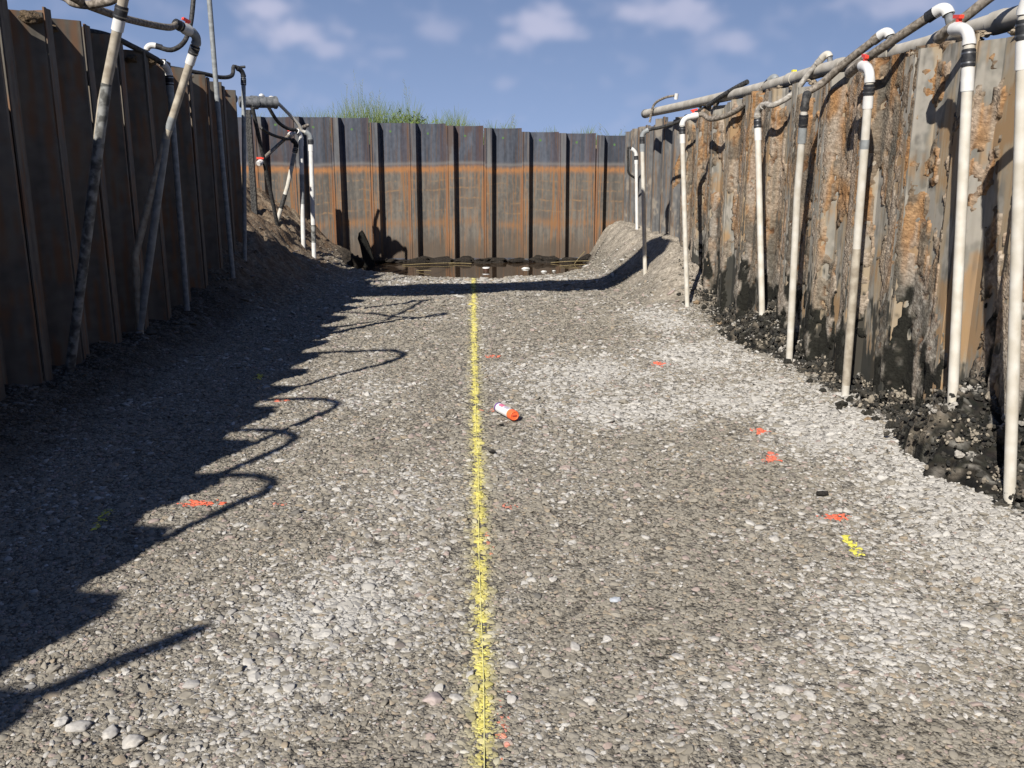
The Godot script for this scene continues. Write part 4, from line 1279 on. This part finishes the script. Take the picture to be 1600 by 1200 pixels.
# ---------------------------------------------------------------- the rest
func build_things():
	# spray can lying by the line, cap towards the camera
	var a := Vector3(0.145, 0, -5.86)
	var b := Vector3(0.255, 0, -5.615)
	var dir := (b - a).normalized()
	var base := Vector3(0.2, ground_y(0.2, 5.73) + 0.046, -5.73)
	var can := thing("spray_can", "marking-paint spray can with orange cap lying on the gravel by the yellow line", "spray can", base)
	var seg := func(called: String, t0: float, t1: float, r0: float, r1: float, m: Material, parent: Node) -> MeshInstance3D:
		var p := PackedVector3Array([dir * t0, dir * (t0 + 0.003), dir * (t1 - 0.003), dir * t1])
		return part(called, tube(p, [r0 - 0.003, r0, r1, r1 - 0.003], 24).commit(), m, parent)
	var white := plain("can_white", lin(0.72, 0.72, 0.74), 0.35)
	var body: MeshInstance3D = seg.call("body", -0.125, 0.065, 0.0325, 0.0325, white, can)
	seg.call("base_rim", -0.133, -0.124, 0.034, 0.034, plain("can_rim", lin(0.30, 0.31, 0.22), 0.4), can)
	seg.call("base_band", -0.123, -0.098, 0.0332, 0.0332, plain("can_purple", lin(0.16, 0.07, 0.26), 0.4), body)
	# printed patches, as thin raised bands cut to part of the way round
	var patch := func(called: String, t0: float, t1: float, a0: float, a1: float, m: Material):
		var st := st_new()
		var side := dir.cross(Vector3.UP).normalized()
		var up := side.cross(dir).normalized()
		for k in 8:
			var q0: float = lerp(a0, a1, k / 8.0)
			var q1: float = lerp(a0, a1, (k + 1) / 8.0)
			var n0: Vector3 = side * cos(q0) + up * sin(q0)
			var n1: Vector3 = side * cos(q1) + up * sin(q1)
			for v in [[t0, n0], [t1, n1], [t1, n0], [t0, n0], [t0, n1], [t1, n1]]:
				st.set_normal(v[1]); st.add_vertex(dir * v[0] + v[1] * 0.0333)
		part(called, st.commit(), m, body)
	patch.call("label_print", -0.08, -0.02, 0.9, 2.1, plain("can_pink", lin(0.62, 0.16, 0.26), 0.4))
	patch.call("label_print", -0.09, 0.0, 2.25, 2.7, plain("can_blue", lin(0.28, 0.45, 0.68), 0.4))
	patch.call("label_print", -0.01, 0.05, 1.0, 1.6, plain("can_grey", lin(0.42, 0.38, 0.46), 0.4))
	seg.call("shoulder", 0.062, 0.076, 0.0315, 0.029, plain("can_green", lin(0.36, 0.36, 0.16), 0.4), can)
	var orange := plain("can_orange", lin(0.90, 0.16, 0.055), 0.45)
	var cap: MeshInstance3D = seg.call("cap", 0.074, 0.122, 0.0345, 0.0345, orange, can)
	# ring and slot moulded in the end of the cap
	var ring := PackedVector3Array()
	var s2 := dir.cross(Vector3.UP).normalized()
	var u2 := s2.cross(dir).normalized()
	for k in 25:
		var q := TAU * k / 24.0
		ring.append(dir * 0.1225 + (s2 * cos(q) + u2 * sin(q)) * 0.027)
	part("cap_ring", tube(ring, 0.0035, 8).commit(), orange, cap)
	var bst := st_new()
	bst.set_smooth_group(-1)
	box(bst, dir * 0.1235, Vector3(0.016, 0.0045, 0.0025), Basis(s2, u2, dir))
	part("cap_slot", flat(bst), plain("can_slot", lin(0.45, 0.06, 0.03), 0.5), cap)

	# dark slab shape standing in for a cast shadow by the puddle
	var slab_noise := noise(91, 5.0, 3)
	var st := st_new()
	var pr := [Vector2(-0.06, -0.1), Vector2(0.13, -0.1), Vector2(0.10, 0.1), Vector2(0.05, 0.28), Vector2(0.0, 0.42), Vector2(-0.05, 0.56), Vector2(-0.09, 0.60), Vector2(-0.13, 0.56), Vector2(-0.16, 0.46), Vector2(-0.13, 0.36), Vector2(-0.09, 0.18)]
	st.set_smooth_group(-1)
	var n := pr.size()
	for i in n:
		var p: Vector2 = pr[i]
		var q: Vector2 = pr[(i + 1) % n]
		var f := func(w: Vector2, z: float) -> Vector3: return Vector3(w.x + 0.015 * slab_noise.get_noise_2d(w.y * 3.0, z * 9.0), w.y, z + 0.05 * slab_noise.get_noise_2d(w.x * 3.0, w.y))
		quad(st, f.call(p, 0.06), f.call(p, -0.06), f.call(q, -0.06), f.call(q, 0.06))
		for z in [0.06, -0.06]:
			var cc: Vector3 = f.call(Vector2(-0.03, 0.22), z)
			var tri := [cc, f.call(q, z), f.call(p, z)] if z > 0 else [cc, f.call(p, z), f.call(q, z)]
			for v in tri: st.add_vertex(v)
	solo("shadow_slab", flat(st), surf("mud_dark", lin(0.008, 0.009, 0.008), lin(0.032, 0.03, 0.026), 0.9, 7.0, 0.02, 1.5), "black slab shape standing in for a cast shadow at the edge of the puddle", "slab", Vector3(-1.83, -0.04, -15.6))  # this mud colour is the black of that shadow

	# mud clumps along the foot of the far wall
	var mm := surf("mud_far", lin(0.012, 0.011, 0.010), lin(0.055, 0.043, 0.032), 0.85, 6.0, 0.02, 1.5)
	var clumps := [[-1.45, 0.25, 0.13], [-0.95, 0.32, 0.22], [-0.62, 0.26, 0.2], [-0.2, 0.28, 0.18], [0.15, 0.22, 0.14], [0.42, 0.24, 0.2], [0.75, 0.2, 0.17], [1.28, 0.27, 0.2], [1.72, 0.28, 0.2], [2.0, 0.25, 0.26], [-1.9, 0.35, 0.22]]
	for k in clumps.size():
		var q: Array = clumps[k]
		var o := solo("mud_clump", rock(800 + k, 3, 0.75, Vector3(1, 1, 1), false), mm, "dark mud clump in the water against the rusty far wall", "mud clump", Vector3(q[0], -0.03, -16.12), "mud clumps along the far wall")
		o.scale = Vector3(q[1] * 0.9, q[2] * 0.4, 0.13)
	# black stain of brush by the dirt slope
	for q in [[-2.05, 0.10, 15.0, 0.22, 0.20]]:
		var o := solo("mud_clump", rock(850 + int(q[3] * 100.0), 3, 0.9, Vector3(1, 1, 1), false), mm, "black mud clump at the foot of the dirt slope", "mud clump", Vector3(q[0], ground_y(q[0], q[2]) + 0.02, -q[2]), "")
		o.scale = Vector3(q[3], q[4], q[3] * 0.7)

	# litter on the water: a cup, chips, sticks
	var cup := thing("floating_cup", "upside-down white cup bobbing at the front of the puddle", "cup", Vector3(0.19, -0.055, -14.75))
	part("cup_body", tube(PackedVector3Array([Vector3(0, 0, 0), Vector3(0, 0.01, 0), Vector3(0, 0.05, 0)]), [0.045, 0.045, 0.05], 18).commit(), plain("cup_brown", lin(0.06, 0.03, 0.02), 0.5), cup)
	part("cup_lid", collar(Vector3(0, 0.05, 0), Vector3(0, 0.066, 0), 0.062, 0.005, 18), plain("cup_white", lin(0.78, 0.78, 0.78), 0.4), cup)
	var chip := plain("chip", lin(0.66, 0.66, 0.63), 0.5)
	for q in [[0.86, 15.0, 0.07, "long white foam chip floating on the puddle"], [1.13, 14.55, 0.05, "small white foam chip floating near the right shore of the puddle"], [1.30, 14.65, 0.03, "tiny pale foam crumb on the puddle by another chip"]]:
		var o := solo("foam_chip", rock(870, 1, 0.3, Vector3(1, 0.35, 0.5)), chip, q[3], "foam", Vector3(q[0], -0.04, -q[1]))
		o.scale = Vector3.ONE * q[2]
	var reed := surf("reed", lin(0.14, 0.11, 0.06), lin(0.30, 0.24, 0.12), 0.8, 8.0, 0.02)
	for q in [[-1.25, 15.6, -0.35, 15.75, 0.02, "long straw-coloured reed floating along the left of the puddle"], [-0.45, 15.85, -0.05, 15.7, 0.01, "yellow reed stalk on the water below the wall's middle"], [1.35, 15.9, 2.0, 15.6, 0.06, "reed stalk caught on the mud at the right of the puddle"], [1.75, 15.7, 1.95, 15.85, 0.2, "broken straw stalk sticking up at the right of the puddle"], [-0.95, 14.7, -0.7, 14.5, 0.02, "twig lying at the puddle's front edge"], [1.45, 15.3, 1.9, 15.35, 0.02, "thin yellow stalk on the right of the puddle"]]:
		solo("reed_stalk", tube_mesh([Vector3(q[0], -0.036, -q[1]), Vector3((q[0] + q[2]) / 2.0, -0.032 + q[4] * 0.5, -(q[1] + q[3]) / 2.0 - 0.03), Vector3(q[2], -0.036 + q[4], -q[3])], 0.006, 6, 0.1), reed, q[5], "reed")
	solo("wall_plate", collar(v3([0.905, 0.28, 16.38]), v3([0.91, 0.52, 16.38]), 0.035, 0.006), M.pvc_grey, "short grey pipe stub standing against the far wall's foot", "pipe")
	# unseen beam on a post, added to throw the dark band across the floor
	var beam := thing("shadow_beam", "unseen steel box beam on a post, added to cast the dark band over the pit floor", "beam", Vector3(-6.3, 2.5, -6.85))
	var gs := st_new()
	gs.set_smooth_group(-1)
	var e0 := Vector3(0, 1.22, 0)
	var e1 := Vector3(0.55 + 6.3, 1.22, -8.10 + 6.85)
	var bd := (e1 - e0).normalized()
	var bb := Basis(bd, Vector3.UP, bd.cross(Vector3.UP).normalized())
	box(gs, (e0 + e1) * 0.5, Vector3((e1 - e0).length() * 0.5, 0.22, 0.25), bb)
	part("box_girder", flat(gs), M.header_dark, beam)
	var ps := st_new()
	ps.set_smooth_group(-1)
	box(ps, Vector3(0.2, 0.5, 0), Vector3(0.2, 0.5, 0.2))
	part("post", flat(ps), M.header_dark, beam)

	# grass on the land beyond the far wall
	var gm := StandardMaterial3D.new()
	gm.vertex_color_use_as_albedo = true
	gm.roughness = 0.8
	gm.cull_mode = BaseMaterial3D.CULL_DISABLED
	gm.backlight_enabled = true
	gm.backlight = Color(0.08, 0.1, 0.03)
	var r := RandomNumberGenerator.new()
	r.seed = 4242
	var tuft := func(list: Array) -> Mesh:
		var s := st_new()
		for q in list:
			# x, depth, height, lean, width, head
			var p := Vector3(q[0], 1.98, -q[1])
			var lean := Vector3(q[3], 0, r.randf_range(-0.1, 0.1))
			var sd: Vector3 = Vector3(cos(r.randf() * 0.8), 0, sin(r.randf() * 0.8)) * q[4]
			var c := mixc(Color(0.05, 0.09, 0.025), Color(0.12, 0.15, 0.05), r.randf())
			var prev: Vector3 = p
			var pw := 1.0
			for k in 5:
				var t := (k + 1) / 5.0
				var nx: Vector3 = p + Vector3(0, q[2] * (t - 0.12 * t * t * abs(q[3]) * 2.0), 0) + lean * q[2] * t * t
				var nw := 1.0 - t * 0.9
				s.set_color(c)
				for v in [prev - sd * pw, prev + sd * pw, nx + sd * nw, prev - sd * pw, nx + sd * nw, nx - sd * nw]:
					s.set_color(c); s.add_vertex(v)
				prev = nx
				pw = nw
			if q[5] > 0.0:
				for k in 7:
					var h: Vector3 = prev - Vector3(0, 0.05 * k, 0)
					var e := h + Vector3(r.randf_range(-0.06, 0.06), r.randf_range(0.02, 0.08), r.randf_range(-0.03, 0.03))
					for v in [h + sd * 0.7, h - sd * 0.7, e]:
						s.set_color(Color(0.14, 0.15, 0.08)); s.add_vertex(v)
		s.generate_normals()
		return s.commit()
	var low := []
	for k in 4200:
		var x := r.randf_range(-4.5, 3.0)
		var w: float = 0.35 + 0.35 * g_patch.get_noise_2d(x * 2.0, 3.0) + 0.38 * exp(-pow((x + 2.1) / 1.0, 2.0)) - 0.32 * ss(0.3, 1.0, x)
		low.append([x, r.randf_range(17.0, 18.6), max(0.15, w + r.randf_range(-0.2, 0.25)), r.randf_range(-0.35, 0.35), r.randf_range(0.005, 0.010), 0.0])
	solo("grass", tuft.call(low), gm, "low green grass growing behind the far wall", "grass", Vector3.ZERO, "", "stuff")
	var tall := [[-2.62, 0.75, -0.05], [-2.35, 1.1, 0.03], [-2.25, 1.0, -0.15], [-2.08, 1.35, 0.0], [-2.02, 1.2, 0.08], [-1.82, 1.05, 0.12], [-1.7, 1.0, -0.2], [-1.55, 0.8, 0.3], [-1.22, 1.2, 0.02], [-1.15, 1.05, 0.2], [-2.5, 0.85, 0.2], [-1.95, 0.9, -0.3], [-1.35, 0.7, -0.25], [-0.5, 0.55, 0.2], [0.55, 0.62, 0.5], [2.55, 0.45, -0.6], [-2.75, 0.65, 0.25], [-1.78, 0.95, -0.05], [-0.15, 0.5, 0.25], [2.75, 0.4, 0.5]]
	for k in tall.size():
		var q: Array = tall[k]
		var list := []
		for b3 in 5:
			list.append([q[0] + r.randf_range(-0.05, 0.05), 17.4 + r.randf_range(-0.2, 0.3), q[1] * (1.0 if b3 == 0 else r.randf_range(0.55, 0.95)), q[2] * 0.6 + r.randf_range(-0.12, 0.12), r.randf_range(0.006, 0.010), 1.0 if b3 < 2 else 0.0])
		solo("tall_reed", tuft.call(list), gm, "tall grass stalk with seed head standing above the far wall", "reed", Vector3.ZERO, "tall reeds behind the far wall")
	# one leafy weed among the grass
	var weed := st_new()
	for k in 700:
		var c := Vector3(r.randfn() * 0.22, abs(r.randfn()) * 0.16, r.randfn() * 0.15)
		var e := Vector3(r.randf_range(-1, 1), r.randf_range(-0.4, 1), r.randf_range(-1, 1)).normalized()
		var f := e.cross(Vector3(r.randf(), r.randf(), r.randf()).normalized()).normalized()
		var col := mixc(Color(0.05, 0.10, 0.02), Color(0.15, 0.20, 0.04), r.randf())
		for v in [c, c + e * 0.05 + f * 0.014, c + e * 0.09, c, c + e * 0.09, c + e * 0.05 - f * 0.014]:
			weed.set_color(col); weed.add_vertex(v)
	weed.generate_normals()
	solo("leafy_weed", weed.commit(), gm, "small bushy green weed showing over the far wall among the grass", "weed", Vector3(-1.2, 2.16, -17.2))

func _ready():
	rng.seed = 20240
	setup_view()
	build_materials()
	build_ground()
	build_walls()
	build_clay()
	build_pipes()
	build_gravel()
	build_things()
